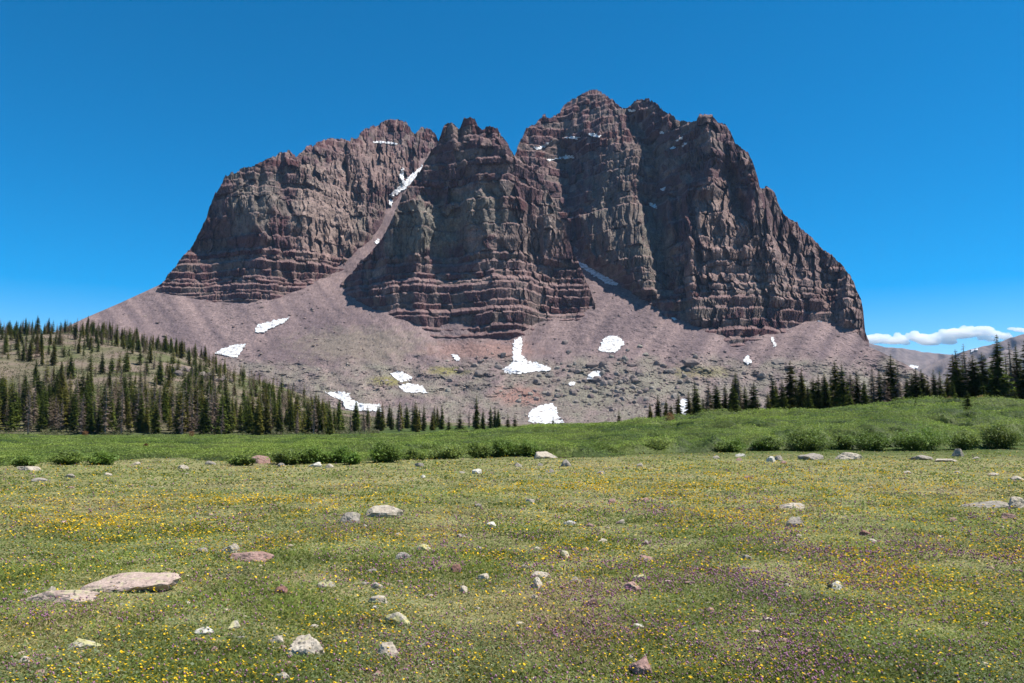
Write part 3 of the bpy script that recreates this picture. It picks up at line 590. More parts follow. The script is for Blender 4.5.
ROCKS = [  # u, v of the foot, width px, height px, stone, tilt, label
    (122, 593, 106, 21, 'buff', -.17, "big long buff grey slab with a rounded upper end at meadow left"),
    (58, 602, 78, 13, 'buff', -.09, "low buff slab lying against the lower end of the big meadow slab"),
    (50, 591, 10, 5, 'pale', 0, "small pale knob perched behind the low buff slab"),
    (228, 553, 21, 9, 'pale', -.2, "pale wedge shaped stone above the flat pinkish one"),
    (248, 562, 48, 11, 'pink', 0, "flat pinkish stone flush with the turf below a pale wedge"),
    (201, 553, 12, 6, 'grey', 0, "small grey stone left of the pale wedge stone"),
    (383, 518, 40, 14, 'pale', .05, "bright pale boulder with a sloping flat top in mid meadow"),
    (349, 524, 24, 14, 'grey', -.25, "grey lichened rock leaning left of the bright pale boulder"),
    (365, 528, 7, 4, 'pale', 0, "pebble sized pale stone below the bright pale boulder"),
    (260, 464, 22, 10, 'pink', .1, "pinkish boulder at the willow edge left of centre"),
    (281, 467, 8, 5, 'grey', 0, "little grey stone just right of the pinkish willow edge boulder"),
    (26, 471, 26, 6, 'pale', .1, "low pale boulder near the far left willows"),
    (38, 482, 16, 5, 'grey', 0, "dark grey stone below the far left pale boulder"),
    (68, 478, 15, 5, 'grey', 0, "flat grey stone right of the far left pair"),
    (182, 469, 13, 5, 'pale', 0, "pale stone in turf before the left willow gap"),
    (210, 465, 11, 5, 'grey', .1, "dark topped stone at the left willow gap"),
    (135, 465, 10, 4, 'pale', 0, "small pale stone at the edge of the left dark willow"),
    (107, 476, 9, 4, 'pale', 0, "tiny pale stone right of the flat grey one, far left"),
    (315, 467, 15, 6, 'white', 0, "whitish stone under the round willow row"),
    (329, 468, 9, 5, 'pale', 0, "cream stone just right of the whitish willow row stone"),
    (546, 459, 26, 9, 'pale', .05, "whitish boulder with dark left end at the willow foot in the middle"),
    (566, 467, 11, 9, 'grey', .2, "upright grey stone right of the middle willow foot boulder"),
    (550, 473, 10, 5, 'grey', 0, "dark and light stone under the middle willow foot boulder"),
    (519, 467, 9, 5, 'grey', 0, "grey stone left of the middle willow foot boulder"),
    (540, 466, 7, 4, 'grey', 0, "least of the stones under the middle willow foot boulder"),
    (477, 474, 11, 6, 'white', -.2, "small black and white stone left of the field centre"),
    (419, 467, 10, 5, 'grey', 0, "dark low stone below the bright willow mound"),
    (423, 478, 5, 4, 'white', 0, "single white pebble below the bright willow mound"),
    (441, 459, 6, 4, 'pale', 0, "little pale stone tucked under the bright willow mound"),
    (640, 467, 8, 5, 'pale', 0, "lone pale stone in the yellow flower band"),
    (601, 474, 9, 4, 'grey', 0, "grey stone above the yellow flower band"),
    (741, 457, 11, 4, 'white', 0, "white stone at the willow edge right of centre"),
    (739, 461, 7, 4, 'pink', 0, "pinkish stone directly below the white willow edge stone"),
    (717, 459, 8, 4, 'pale', 0, "faint pale stone left of the white willow edge stone"),
    (772, 462, 11, 7, 'white', 0, "white knob left of a dark grey one near the right willows"),
    (780, 461, 9, 7, 'grey', .2, "dark grey knob touching a white one near the right willows"),
    (784, 464, 7, 4, 'pink', 0, "pink chip in front of the dark and white knobs"),
    (813, 460, 26, 8, 'grey', 0, "broad grey boulder before the right willows"),
    (851, 460, 28, 9, 'pale', .05, "broad pale boulder before the right willows"),
    (925, 460, 30, 6, 'grey', .05, "long low grey slab near the right willows"),
    (948, 462, 26, 4, 'pale', 0, "thin pale slab continuing the long grey one"),
    (961, 457, 12, 9, 'grey', .5, "pointed grey stone standing right of the thin slab"),
    (977, 459, 8, 3, 'pale', 0, "flat pale chip right of the pointed stone"),
    (749, 479, 11, 4, 'pink', 0, "pinkish stone in the upper yellow flowers"),
    (645, 501, 14, 4, 'pink', 0, "flat pink stone below the yellow flower band"),
    (612, 503, 8, 6, 'pink', .2, "small brownish stone left of the flat pink one"),
    (531, 503, 11, 5, 'pale', 0, "pale stone at the lower rim of the yellow band"),
    (570, 525, 14, 5, 'white', .1, "whitish stone in the middle of the meadow"),
    (590, 527, 10, 4, 'pink', 0, "pinkish stone right of the whitish mid meadow one"),
    (621, 524, 10, 6, 'pale', 0, "speckled pale stone in purple clover"),
    (603, 543, 16, 5, 'pale', 0, "cream stone lying flat in mid meadow grass"),
    (538, 550, 11, 4, 'pale', 0, "flat pale stone left of the yellowish block"),
    (565, 559, 11, 11, 'yellow', 0, "upright yellowish block of stone in mid meadow"),
    (646, 545, 8, 6, 'grey', 0, "small dark stone above the pink flat one"),
    (647, 562, 19, 7, 'pink', .05, "pink stone with shaded left end right of the yellowish block"),
    (748, 560, 12, 6, 'grey', 0, "grey stone low in clover right of centre"),
    (744, 570, 12, 5, 'grey', .1, "flat grey chip under the clover stone"),
    (707, 564, 10, 4, 'pink', 0, "little pink stone among yellow flowers"),
    (541, 579, 21, 8, 'pale', .15, "upper pale stone of a touching pair near the middle"),
    (536, 589, 15, 12, 'pale', -.3, "lower pale grey stone of a touching pair near the middle"),
    (535, 600, 9, 6, 'pale', 0, "small pale stone below the touching pair"),
    (525, 568, 7, 4, 'pale', 0, "tiny pale chip above the touching pair"),
    (578, 584, 20, 8, 'grey', 0, "dark green lichened stone sunk in turf"),
    (632, 591, 20, 10, 'pink', 0, "squat pink stone in the right half"),
    (640, 580, 14, 6, 'yellow', 0, "lichened stone behind the squat pink one"),
    (591, 608, 19, 12, 'pink', .1, "bright pink stone near the bottom centre"),
    (711, 613, 8, 6, 'pink', 0, "pale pink pebble among scattered yellow flowers"),
    (640, 628, 16, 4, 'white', .35, "thin whitish sliver of stone in grass"),
    (642, 677, 25, 20, 'pink', .55, "tilted pink block at the bottom edge of the meadow"),
    (632, 660, 9, 6, 'grey', 0, "grey stone touching the tilted pink block"),
    (306, 659, 38, 26, 'pale', -.5, "large pale lichened rock tilted upward near the bottom left"),
    (386, 660, 30, 18, 'pale', .1, "rounded pale rock right of the tilted lichened one"),
    (397, 626, 29, 15, 'yellow', 0, "yellow lichened squat rock above the rounded pale one"),
    (377, 604, 20, 9, 'pale', -.1, "pale smooth stone above the yellow lichened rock"),
    (375, 610, 8, 5, 'white', 0, "tiny white stone under the pale smooth one"),
    (363, 620, 8, 5, 'red', 0, "small dark red stone left of the yellow lichened rock"),
    (280, 595, 15, 11, 'red', .1, "dark red angular stone left of centre in the turf"),
    (325, 588, 20, 9, 'yellow', 0, "lichened stone right of the dark red angular one"),
    (376, 589, 14, 7, 'grey', 0, "dull grey stone right of the lichened one"),
    (372, 573, 12, 5, 'grey', 0, "flat grey stone at the top of the left flowers"),
    (376, 682, 13, 12, 'pink', .2, "pinkish stone cut by the bottom edge of view"),
    (280, 682, 18, 9, 'grey', 0, "grey green stone at the bottom left of the turf"),
    (287, 668, 8, 7, 'pink', 0, "pinkish pebble below the tilted lichened rock"),
    (267, 664, 8, 6, 'yellow', 0, "round yellowish pebble left of the tilted lichened rock"),
    (275, 643, 18, 8, 'pale', 0, "low pale stone behind the tilted lichened rock"),
    (456, 573, 11, 10, 'red', .1, "dark red upright stone just left of the middle"),
    (483, 581, 13, 9, 'pale', .2, "pale stone right of the dark red upright one"),
    (463, 593, 9, 8, 'pale', 0, "pale pebble below the dark red upright stone"),
    (403, 560, 17, 9, 'grey', 0, "grey lichened stone between two yellow patches"),
    (424, 551, 17, 8, 'yellow', -.1, "yellow grey stone up the slope from the grey lichened one"),
    (397, 536, 10, 4, 'pale', 0, "pale flat stone below the bright pale boulder"),
    (461, 538, 10, 5, 'grey', 0, "grey stone in clover left of the middle"),
    (491, 527, 11, 6, 'white', 0, "whitish stone left of the field middle in flowers"),
    (478, 507, 7, 4, 'grey', 0, "small grey stone at the yellow band left end"),
    (21, 664, 17, 8, 'pale', 0, "pale stone near the bottom left corner"),
    (81, 650, 31, 11, 'yellow', 0, "flat yellowish lichened stone near the bottom left"),
    (203, 635, 21, 8, 'white', -.1, "whitish low stone in the lower left turf"),
    (198, 642, 10, 5, 'pink', 0, "pink stone directly under the whitish low one"),
    (232, 630, 14, 9, 'yellow', 0, "crusty yellow stone right of the whitish low one"),
    (214, 653, 9, 7, 'pink', 0, "small pink stone in lower left grass"),
    (37, 677, 11, 8, 'pink', 0, "pinkish round stone by the bottom left corner"),
    (46, 662, 8, 5, 'grey', 0, "grey pebble between the corner stones"),
    (794, 509, 34, 7, 'pale', -.05, "long flat whitish stone in the right flowers"),
    (797, 528, 20, 14, 'grey', .35, "grey peaked rock below the long flat whitish stone"),
    (866, 536, 12, 7, 'red', .1, "red brown stone in the right hand flowers"),
    (874, 543, 9, 5, 'pale', 0, "pale stone beside the red brown one"),
    (941, 539, 9, 4, 'pale', 0, "faint pale stone in the right clover"),
    (992, 508, 64, 8, 'grey', -.05, "long grey ledge slab at the right edge with shadow beneath"),
    (1021, 509, 26, 14, 'pale', 0, "pale block at the end of the right edge slab"),
    (1010, 520, 16, 8, 'pink', 0, "pink stone under the right edge slab"),
    (838, 590, 20, 10, 'white', .35, "white oval stone with shade built as a black end in right flowers"),
    (784, 554, 9, 5, 'pink', 0, "pink chip between yellow blooms at right"),
    (800, 561, 8, 6, 'pink', 0, "pink pebble above the white oval stone"),
    (788, 587, 8, 4, 'grey', 0, "grey pebble left of the white oval stone"),
    (953, 521, 12, 4, 'pink', 0, "pinkish chip left of the pink slab stone"),
    (995, 476, 14, 4, 'pale', 0, "pale stone in turf near the right edge"),
    (1020, 480, 16, 5, 'pale', 0, "pale flat stone cut by the right edge"),
    (908, 474, 9, 4, 'pale', 0, "pale stone below the long low slab"),
    (785, 483, 6, 4, 'pink', 0, "pink pebble in the upper right flowers"),
]
for i, (u, v, w, h, st, tl, lab) in enumerate(ROCKS):
    x, y, z = on_ground(u, v - h * .05)
    m = y / F_PX; W = w * m; H = h * m
    P, Fc = rock_shape(100 + i, 4 if w > 11 else 3, 12 if w < 40 else 15)
    dep = max(W * .62, H * 1.3) if w < 45 else W * .42
    P = P * np.array([W * .47, dep / 2, H * .75])
    ct, sn = math.cos(tl), math.sin(tl)
    P = np.stack([P[:, 0] * ct + P[:, 2] * sn, P[:, 1], -P[:, 0] * sn + P[:, 2] * ct], -1)
    k = min(1.0, 2.2 / max(W / .3, 1)) if W > .3 else 1.0
    me = make_mesh("rock", P, Fc, STONE[st], smooth=False)
    o = add("rock", me, loc=(x, y + dep * .3, z + H * .02), label=lab, cat="rock", group="stones lying in the meadow")
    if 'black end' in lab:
        Pd, Fd = rock_shape(77, 3, 9); Pd = Pd * np.array([W * .17, dep * .34, H * .52]) + np.array([-W * .33, -dep * .1, H * .12])  # added black lump paints the shade on the stone's left end
        add("shade_end", make_mesh("shade_end", Pd, Fd, STONE_SHADE), parent=o, label="left end of the white stone, its shade put in as black")

rp = np.random.default_rng(23)
for i in range(110):
    u = rp.uniform(5, 1019); v = rp.uniform(470, 678); w = rp.uniform(4, 9) * (.7 + .5 * (v - 470) / 200)
    x, y, z = on_ground(u, v); m = y / F_PX; P, Fc = rock_shape(260 + i, 2, 10); P = P * np.array([w * m / 2, w * m * .4, w * m * .3])
    st = ('pale', 'grey', 'pink', 'buff')[i % 4]; kw = {'pale': 'pale', 'grey': 'grey', 'pink': 'pinkish', 'buff': 'buff'}[st]
    add("rock", make_mesh("rock", P, Fc, STONE[st]), loc=(x, y, z), label=f"tiny {kw} stone half sunk in the meadow turf", cat="rock", group=f"tiny {kw} stones in the turf")
# boulders and rubble on the scree
def boulder_mat_colors(n, rr, dark=False):
    a = np.array([.21, .16, .145]); b = np.array([.24, .215, .18]); c = np.array([.12, .09, .085])
    t = rr.random((n, 1)); q = a * (1 - t) + b * t
    return q * .6 + c * .4 if dark else q
def talus_boulder(u, v, w, h, seed, label, group=None, dark=False):
    D = float(talus_at(u, v)); xs, zs = slopes(u, v); m = D / F_PX
    P, Fc = rock_shape(seed, 2, 10)
    P = P * np.array([w * m / 2, w * m * .4, h * m * .75])
    rr = np.random.default_rng(seed); C = np.repeat(boulder_mat_colors(1, rr, dark), len(P), 0)
    add("boulder", make_mesh("boulder", P, Fc, M_RUBBLE, C), loc=(float(xs) * D, D - .5, CAMZ + float(zs) * D + .1 * h * m), rz=rr.uniform(-.4, .4), label=label, cat="boulder", group=group)
BIG = [(691, 364, 17, 7, 1, "long dark slab boulder alone on the open scree at right"), (669, 372, 13, 4, 1, "dark low boulder down left of the long dark slab"), (658, 364, 9, 4, 1, "dark boulder left of the long slab on the scree"), (632, 366, 11, 4, 1, "dark boulder below the round snow patch on its right"), (603, 366, 9, 6, 1, "dark boulder right of the patchy boulder snow"), (608, 384, 11, 5, 1, "dark boulder beneath the patchy boulder snow"), (597, 381, 10, 6, 1, "blackish boulder touching the patchy boulder snow"), (592, 366, 14, 4, 1, "wide dark boulder above the patchy boulder snow"), (479, 375, 10, 6, 1, "dark boulder right of the olive grass on low scree"), (475, 366, 8, 4, 0, "grey boulder just above the dark olive grass boulder"), (628, 351, 5, 3, 0, "pale boulder at the lip of the round snow patch"), (565, 343, 7, 4, 0, "pale boulder on the red scree left of the round snow"), (778, 363, 14, 5, 1, "dark boulder on scree above the right spruces"), (790, 368, 12, 4, 0, "grey boulder right of the dark one above right spruces"), (762, 376, 9, 5, 0, "grey boulder low on scree by the right spruces"), (675, 398, 11, 6, 0, "pale boulder above the upright snow sliver"), (558, 397, 8, 5, 1, "dark boulder above the big dome snowbank"), (640, 347, 6, 3, 0, "grey boulder right of the round snow patch"), (572, 371, 8, 4, 1, "dark boulder between boot snow and patchy snow"), (549, 377, 9, 4, 1, "dark boulder under the toe of the boot snow")]
for i, (u, v, w, h, dk, lab) in enumerate(BIG): talus_boulder(u, v, w, h, 400 + i, lab, "large boulders on the scree", bool(dk))
rr = np.random.default_rng(21); nb = 0
while nb < 150:
    u = rr.uniform(440, 800); v = rr.uniform(352, 414)
    if rr.random() > np.exp(-((u - 610) / 95) ** 2 - ((v - 382) / 22) ** 2): continue
    w = rr.uniform(3, 7) * (1.3 if rr.random() < .15 else 1)
    if any(in_poly(np.array([u, u, u]), np.array([v, v - 3, v + 3]), p).any() for p in SNOW_POLYS): continue
    dk = rr.random() < .4
    talus_boulder(u, v, w, w * rr.uniform(.45, .75), 500 + nb, "dark angular boulder in the rock field below the cliffs" if dk else "grey angular boulder in the rock field below the cliffs", "dark boulders of the rock field" if dk else "grey boulders of the rock field", dk); nb += 1
def build_rubble():
    r = np.random.default_rng(33); n = 26000
    u = r.uniform(60, 960, n * 2); v = r.uniform(290, 422, n * 2)
    ok = v > pinterp(u, TAL_TOP) + 3
    den = np.clip(.14 + .95 * sstep((v - 345) / 30) + .5 * fbm(u / 30, v / 18, 3, 60), 0.1, 1); ok &= r.random(n * 2) < den
    for p in SNOW_POLYS: ok &= ~in_poly(u, v, p)
    u, v = u[ok], v[ok]; n = len(u)
    D = talus_at(u, v); xs, zs = slopes(u, v)
    V0, F0 = ICO[1]; V0 = V0[:12] if False else V0
    V0, F0 = np.array([[1, 0, 0], [-1, 0, 0], [0, 1, 0], [0, -1, 0], [0, 0, 1], [0, 0, -1]], float), np.array([[0, 2, 4], [2, 1, 4], [1, 3, 4], [3, 0, 4], [2, 0, 5], [1, 2, 5], [3, 1, 5], [0, 3, 5]])
    sz = (r.pareto(2.6, n) * .55 + .45).clip(.4, 3.2)
    a = r.uniform(0, 6.28, n); J = V0[None] * r.uniform(.55, 1.25, (n, 6, 1)) + r.normal(0, .18, (n, 6, 3))
    J[:, :, 2] *= .7; J *= sz[:, None, None]
    Xr = J[:, :, 0] * np.cos(a)[:, None] - J[:, :, 1] * np.sin(a)[:, None]; Yr = J[:, :, 0] * np.sin(a)[:, None] + J[:, :, 1] * np.cos(a)[:, None]
    P = np.stack([Xr + (xs * D)[:, None], Yr + D[:, None], J[:, :, 2] + (CAMZ + zs * D)[:, None]], -1)
    Fc = (F0[None] + (np.arange(n) * 6)[:, None, None]).reshape(-1, 3)
    pk = np.array([.20, .142, .13]); gy = np.array([.215, .185, .155]); t = np.clip(r.random(n) * .8 + .4 * (v > 360) - .2, 0, 1)[:, None]
    C = (pk * (1 - t) + gy * t) * r.uniform(.5, 1.3, (n, 1))
    add("rubble", make_mesh("rubble", P.reshape(-1, 3), Fc, M_RUBBLE, np.repeat(C, 6, 0)), label="loose broken stones littering the whole scree slope", cat="rubble", kind="stuff")
build_rubble()
def hill_spot(u, v):
    ys = np.arange(195, 480, .5); xs = (u - 512) / F_PX * ys
    z = ground_z(xs, ys); pv = foot_row(z, ys); i = int(np.argmin(np.where(pv <= v, 0, 1) * 1e4 + ys)); return float(xs[i]), float(ys[i]), float(z[i])
def foot_row(z, y): return 425.3 - F_PX * (z - CAMZ) / y
def build_outcrop():
    r = np.random.default_rng(77)
    for k in range(26):
        t = r.random(); u = 174 + 62 * t + r.uniform(-3, 3); v = 372 + 9 * t + r.uniform(-3, 4)
        x, y, z = hill_spot(u, v)
        P, Fc = rock_shape(700 + k, 2, 8); W = r.uniform(1.0, 2.6); P = P * np.array([W, W * .7, W * r.uniform(.5, .95)])
        C = np.repeat(boulder_mat_colors(1, r, True) * r.uniform(.55, .9), len(P), 0)
        add("boulder", make_mesh("boulder", P, Fc, M_RUBBLE, C), loc=(x, y, z + .3), label="dark broken block of the rock outcrop on the wooded hillside", cat="boulder", group="blocks of the hillside outcrop")
build_outcrop()

# ------------------------------------------------------------------ conifers
def cone_trunk(H, r0, lean, n=7, rings=7):
    V = []; t = np.linspace(0, 1, rings)
    for q in t:
        a = np.arange(n) / n * 6.2832; rad = r0 * (1 - q) ** .9 + .012
        V.append(np.stack([np.cos(a) * rad + lean[0] * q * q, np.sin(a) * rad + lean[1] * q * q, np.full(n, q * H - .25 * (q == 0))], -1))
    V = np.vstack(V); Fq = []
    for i in range(rings - 1):
        for j in range(n): Fq.append((i * n + j, i * n + (j + 1) % n, (i + 1) * n + (j + 1) % n, (i + 1) * n + j))
    return V, np.array(Fq)
def conifer(seed, H, wid, start=.05, whorls=54, nb=9, dead=False, nsm=5, colA=(.04, .055, .018), colB=(.075, .085, .028)):
    r = np.random.default_rng(seed); lean = r.normal(0, .012 * H, 2); Vs = []; Cs = []
    R = H * wid; lop = r.uniform(.75, 1.15, 8)
    colA = np.array(colA); colB = np.array(colB)
    for k in range(whorls):
        t = start + (1 - start) * ((k + r.uniform(-.3, .3)) / whorls); t = min(max(t, start), .995)
        prof = (1 - t) ** .78 * min(1, .55 + (t - start) * 3.2) + .03
        for b in range(nb if t < .85 else 4):
            if r.random() < (.28 if dead else .10): continue
            a = r.uniform(0, 6.283); L = R * prof * r.uniform(.7, 1.12) * lop[int(a / 6.2832 * 8) % 8]
            if r.random() < .06: L *= 1.3
            o = np.array([lean[0] * t * t, lean[1] * t * t, t * H]); d = np.array([math.cos(a), math.sin(a), 0]); s = np.array([-d[1], d[0], 0])
            droop = (-.42 if t < .6 else -.15 + .5 * (t - .75)) * r.uniform(.6, 1.4); nseg = min(nsm, 5 if L > .5 else 3)
            tone = r.random(); col = (colA * (1 - tone) + colB * tone) * r.uniform(.8, 1.2)
            for j in range(nseg):
                f = (j + .35) / nseg; c = o + d * L * f + np.array([0, 0, droop * L * f ** .8 + (.16 * L * f * f)])
                tl = (L * .50 * (1 - f * .45) + .10) * r.uniform(.8, 1.2)
                for sg in (-1, 1):
                    e = c + (s * sg * .75 + d * .62) * tl + np.array([0, 0, -.25 * tl * r.uniform(0, 1.6)])
                    w = (.40 if not dead else .11) * tl + .03
                    Vs += [c - d * w, c + d * w + np.array([0, 0, -.05]), e]
                    Cs += [col * .9, col, col * 1.1]
            e = o + d * L * 1.05 + np.array([0, 0, (droop + .16) * L]); w = (.10 if not dead else .04) * L + .03
            Vs += [o + s * w, o - s * w, e]; Cs += [col, col, col]
    V = np.array(Vs); return cone_trunk(H, .022 * H + .03, lean), V, np.arange(len(V)).reshape(-1, 3), np.array(Cs)
def proto(seed, H, wid, kind, **kw):
    (tv, tf), V, Fc, C = conifer(seed, H, wid, dead=(kind == 'dead'), **kw)
    bark = np.array([.14, .105, .085]) if kind != 'dead' else np.array([.24, .205, .185])
    tm = make_mesh("trunk", tv, tf, M_BARK, np.repeat(bark[None], len(tv), 0), smooth=True)
    cm = make_mesh("crown", V, Fc, M_DEADTWIG if kind == 'dead' else M_NEEDLE, C)
    return H, tm, cm
G1 = dict(colA=(.055, .088, .017), colB=(.122, .155, .034)); G2 = dict(colA=(.110, .122, .024), colB=(.195, .185, .045)); DD = dict(colA=(.135, .105, .088), colB=(.20, .165, .14))
PROTO = {'green': [proto(900 + i, 10, w, 'green', **G1) for i, w in enumerate((.23, .26, .20, .28, .24, .21))],
         'olive': [proto(920 + i, 10, w, 'olive', **G2) for i, w in enumerate((.22, .25, .20, .24))],
         'dead': [proto(940 + i, 10, w, 'dead', start=.1, whorls=38, nb=7, **DD) for i, w in enumerate((.19, .22, .17, .20))],
         'sapling': [proto(960 + i, 10, w, 'green', whorls=26, nb=8, start=.02, **G1) for i, w in enumerate((.34, .28))]}
NAME = {'green': "spruce_tree", 'olive': "spruce_tree", 'dead': "dead_spruce", 'sapling': "spruce_sapling"}
CAT = {'green': "spruce", 'olive': "spruce", 'dead': "dead tree", 'sapling': "young spruce"}
def place_tree(x, y, H, kind, label, group, r, sink=.1, slim=1.0):
    h0, tm, cm = PROTO[kind][r.integers(len(PROTO[kind]))]
    o = bpy.data.objects.new(NAME[kind], None); COL.objects.link(o); o.empty_display_size = .5
    s = H / h0; o.location = (x, y, float(ground_z(x, y)) - sink); o.rotation_euler = (0, 0, r.uniform(0, 6.28))
    w = s * slim * r.uniform(.88, 1.15); o.scale = (w, w, s)
    tag(o, label, CAT[kind], group)
    for nm, me in (("trunk", tm), ("crown", cm)):
        c = bpy.data.objects.new(nm, me); COL.objects.link(c); c.parent = o
    return o
def foot_px(x, y):
    z = float(ground_z(x, y)) - CAMZ
    return 512 + F_PX * (x / y) / (math.cos(PITCH) + z / y * math.sin(PITCH)), 425.3 - F_PX * z / y

# the stand on the right: pixel column, top row, distance, kind
STAND = [(650, 403, 140, 'olive'), (658, 394, 136, 'green'), (666, 399, 150, 'green'), (671, 404, 143, 'green'), (678, 392, 139, 'green'), (689, 391, 152, 'olive'), (697, 390, 136, 'green'), (703, 396, 150, 'green'), (708, 379, 138, 'dead'), (717, 387, 143, 'green'), (725, 383, 138, 'green'), (733, 384, 136, 'green'), (739, 375, 145, 'dead'), (745, 385, 150, 'green'), (754, 381, 136, 'green'), (768, 391, 150, 'olive'), (774, 384, 138, 'green'), (782, 379, 134, 'green'), (790, 360, 146, 'olive'), (796, 380, 158, 'green'), (802, 367, 140, 'olive'), (808, 384, 136, 'green'), (814, 377, 152, 'green'), (819, 373, 143, 'green'), (826, 376, 138, 'green'), (831, 372, 156, 'dead'), (837, 360, 140, 'olive'), (843, 363, 136, 'green'), (850, 375, 150, 'dead'), (858, 370, 138, 'green'), (865, 380, 134, 'green'), (874, 366, 142, 'dead'), (880, 367, 150, 'green'), (886, 372, 138, 'dead'), (892, 354, 140, 'green'), (899, 361, 134, 'dead'), (908, 378, 150, 'green'), (913, 374, 143, 'green'), (917, 367, 138, 'green'), (922, 369, 155, 'green'), (928, 380, 134, 'olive'), (935, 369, 142, 'green'), (941, 371, 136, 'green'), (948, 376, 150, 'olive'), (953, 381, 134, 'green'), (959, 349, 138, 'green'), (967, 343, 148, 'dead'), (975, 354, 136, 'green'), (984, 352, 142, 'green'), (992, 366, 150, 'green'), (1000, 334, 134, 'green'), (1008, 352, 146, 'dead'), (1013, 341, 140, 'dead'), (1019, 344, 150, 'green'), (1030, 338, 138, 'green'), (1042, 345, 146, 'green'), (1056, 336, 140, 'green')]
ANCH = {658: "left corner spruce of the right stand, short and dark", 697: "dark spruce right of the upright snow sliver", 739: "tall grey dead spruce at the left end of the right stand", 790: "slim tall olive spruce against the pale scree", 837: "tall olive spruce in the middle of the right stand", 892: "tallest dark spruce below the cliff end", 917: "dark spruce below the distant ridge snow", 959: "high dark spruce under the white cloud", 1000: "tallest spruce of all, broad and dark at far right"}
ORD = ["first", "second", "third", "fourth", "fifth", "sixth", "seventh"]
r_t = np.random.default_rng(50)
_anch = sorted(ANCH)
SHORT = {658: "the short corner spruce", 697: "the spruce beside the snow sliver", 739: "the tall dead left end tree", 790: "the slim tall olive spruce", 837: "the tall olive middle spruce", 892: "the tallest tree below the cliff end", 917: "the spruce below the ridge snow", 959: "the high spruce under the cloud", 1000: "the tallest far right spruce"}
KW = {'green': "dark green spruce", 'olive': "olive spruce", 'dead': "grey dead spruce"}
for (u, vt, D, k) in STAND:
    xs, _ = slopes(u, 400); x = float(xs) * D; gz = float(ground_z(x, D)); _, zt = slopes(u, vt)
    H = CAMZ + float(zt) * D - gz + .1
    if u in ANCH: lab = ANCH[u]
    else:
        prev = [a for a in _anch if a < u]
        if prev:
            a = prev[-1]; n = sum(1 for s in STAND if a < s[0] <= u); lab = f"{KW[k]} in right stand, {ORD[n - 1]} right of {SHORT[a]}"
        else: lab = f"{KW[k]} at the left tip of the right stand, left of {SHORT[658]}"
    place_tree(x, D, max(H, 2.5), k, lab, "conifers of the right stand", r_t)
for kk in range(46):
    u = r_t.uniform(690, 1070); D = r_t.uniform(150, 178); xs, _ = slopes(u, 400); x = float(xs) * D
    H = r_t.uniform(6, 9) * (1 + .25 * (u > 950)); k = 'dead' if r_t.random() < .2 else ('olive' if r_t.random() < .3 else 'green')
    place_tree(x, D, H, k, f"{KW[k]} half hidden in the back row of the right stand", f"{KW[k]}s in the back row of the right stand", r_t)
# saplings standing in the willows
for u, vt, D, lab in [(968, 390, 92, "dark young spruce alone in the willows below the tallest tree"), (916, 398, 104, "small round young spruce in willows below the stand"), (896, 402, 118, "tiny young spruce left of the round one in willows"), (984, 381, 122, "light green young spruce against the right stand edge"), (619, 408, 175, "little young spruce alone before the boulder field"), (731, 404, 112, "bushy young spruce in front of the right stand"), (553, 415, 170, "small young spruce beside the dome snowbank"), (508, 412, 180, "young spruce right of the middle trees near the path"), (515, 412, 186, "second young spruce right of the middle trees"), (460, 409, 190, "young spruce standing clear before the middle trees"), (449, 414, 182, "smaller young spruce left of the one standing clear"), (1016, 388, 120, "young spruce at the right edge beneath the dead trees"), (850, 391, 121, "low young spruce at the foot of the middle stand")]:
    xs, _ = slopes(u, 410); x = float(xs) * D; gz = float(ground_z(x, D)); _, zt = slopes(u, vt)
    place_tree(x, D, max(CAMZ + float(zt) * D - gz, 1.0), 'sapling', lab, "young spruces", r_t, sink=.03)

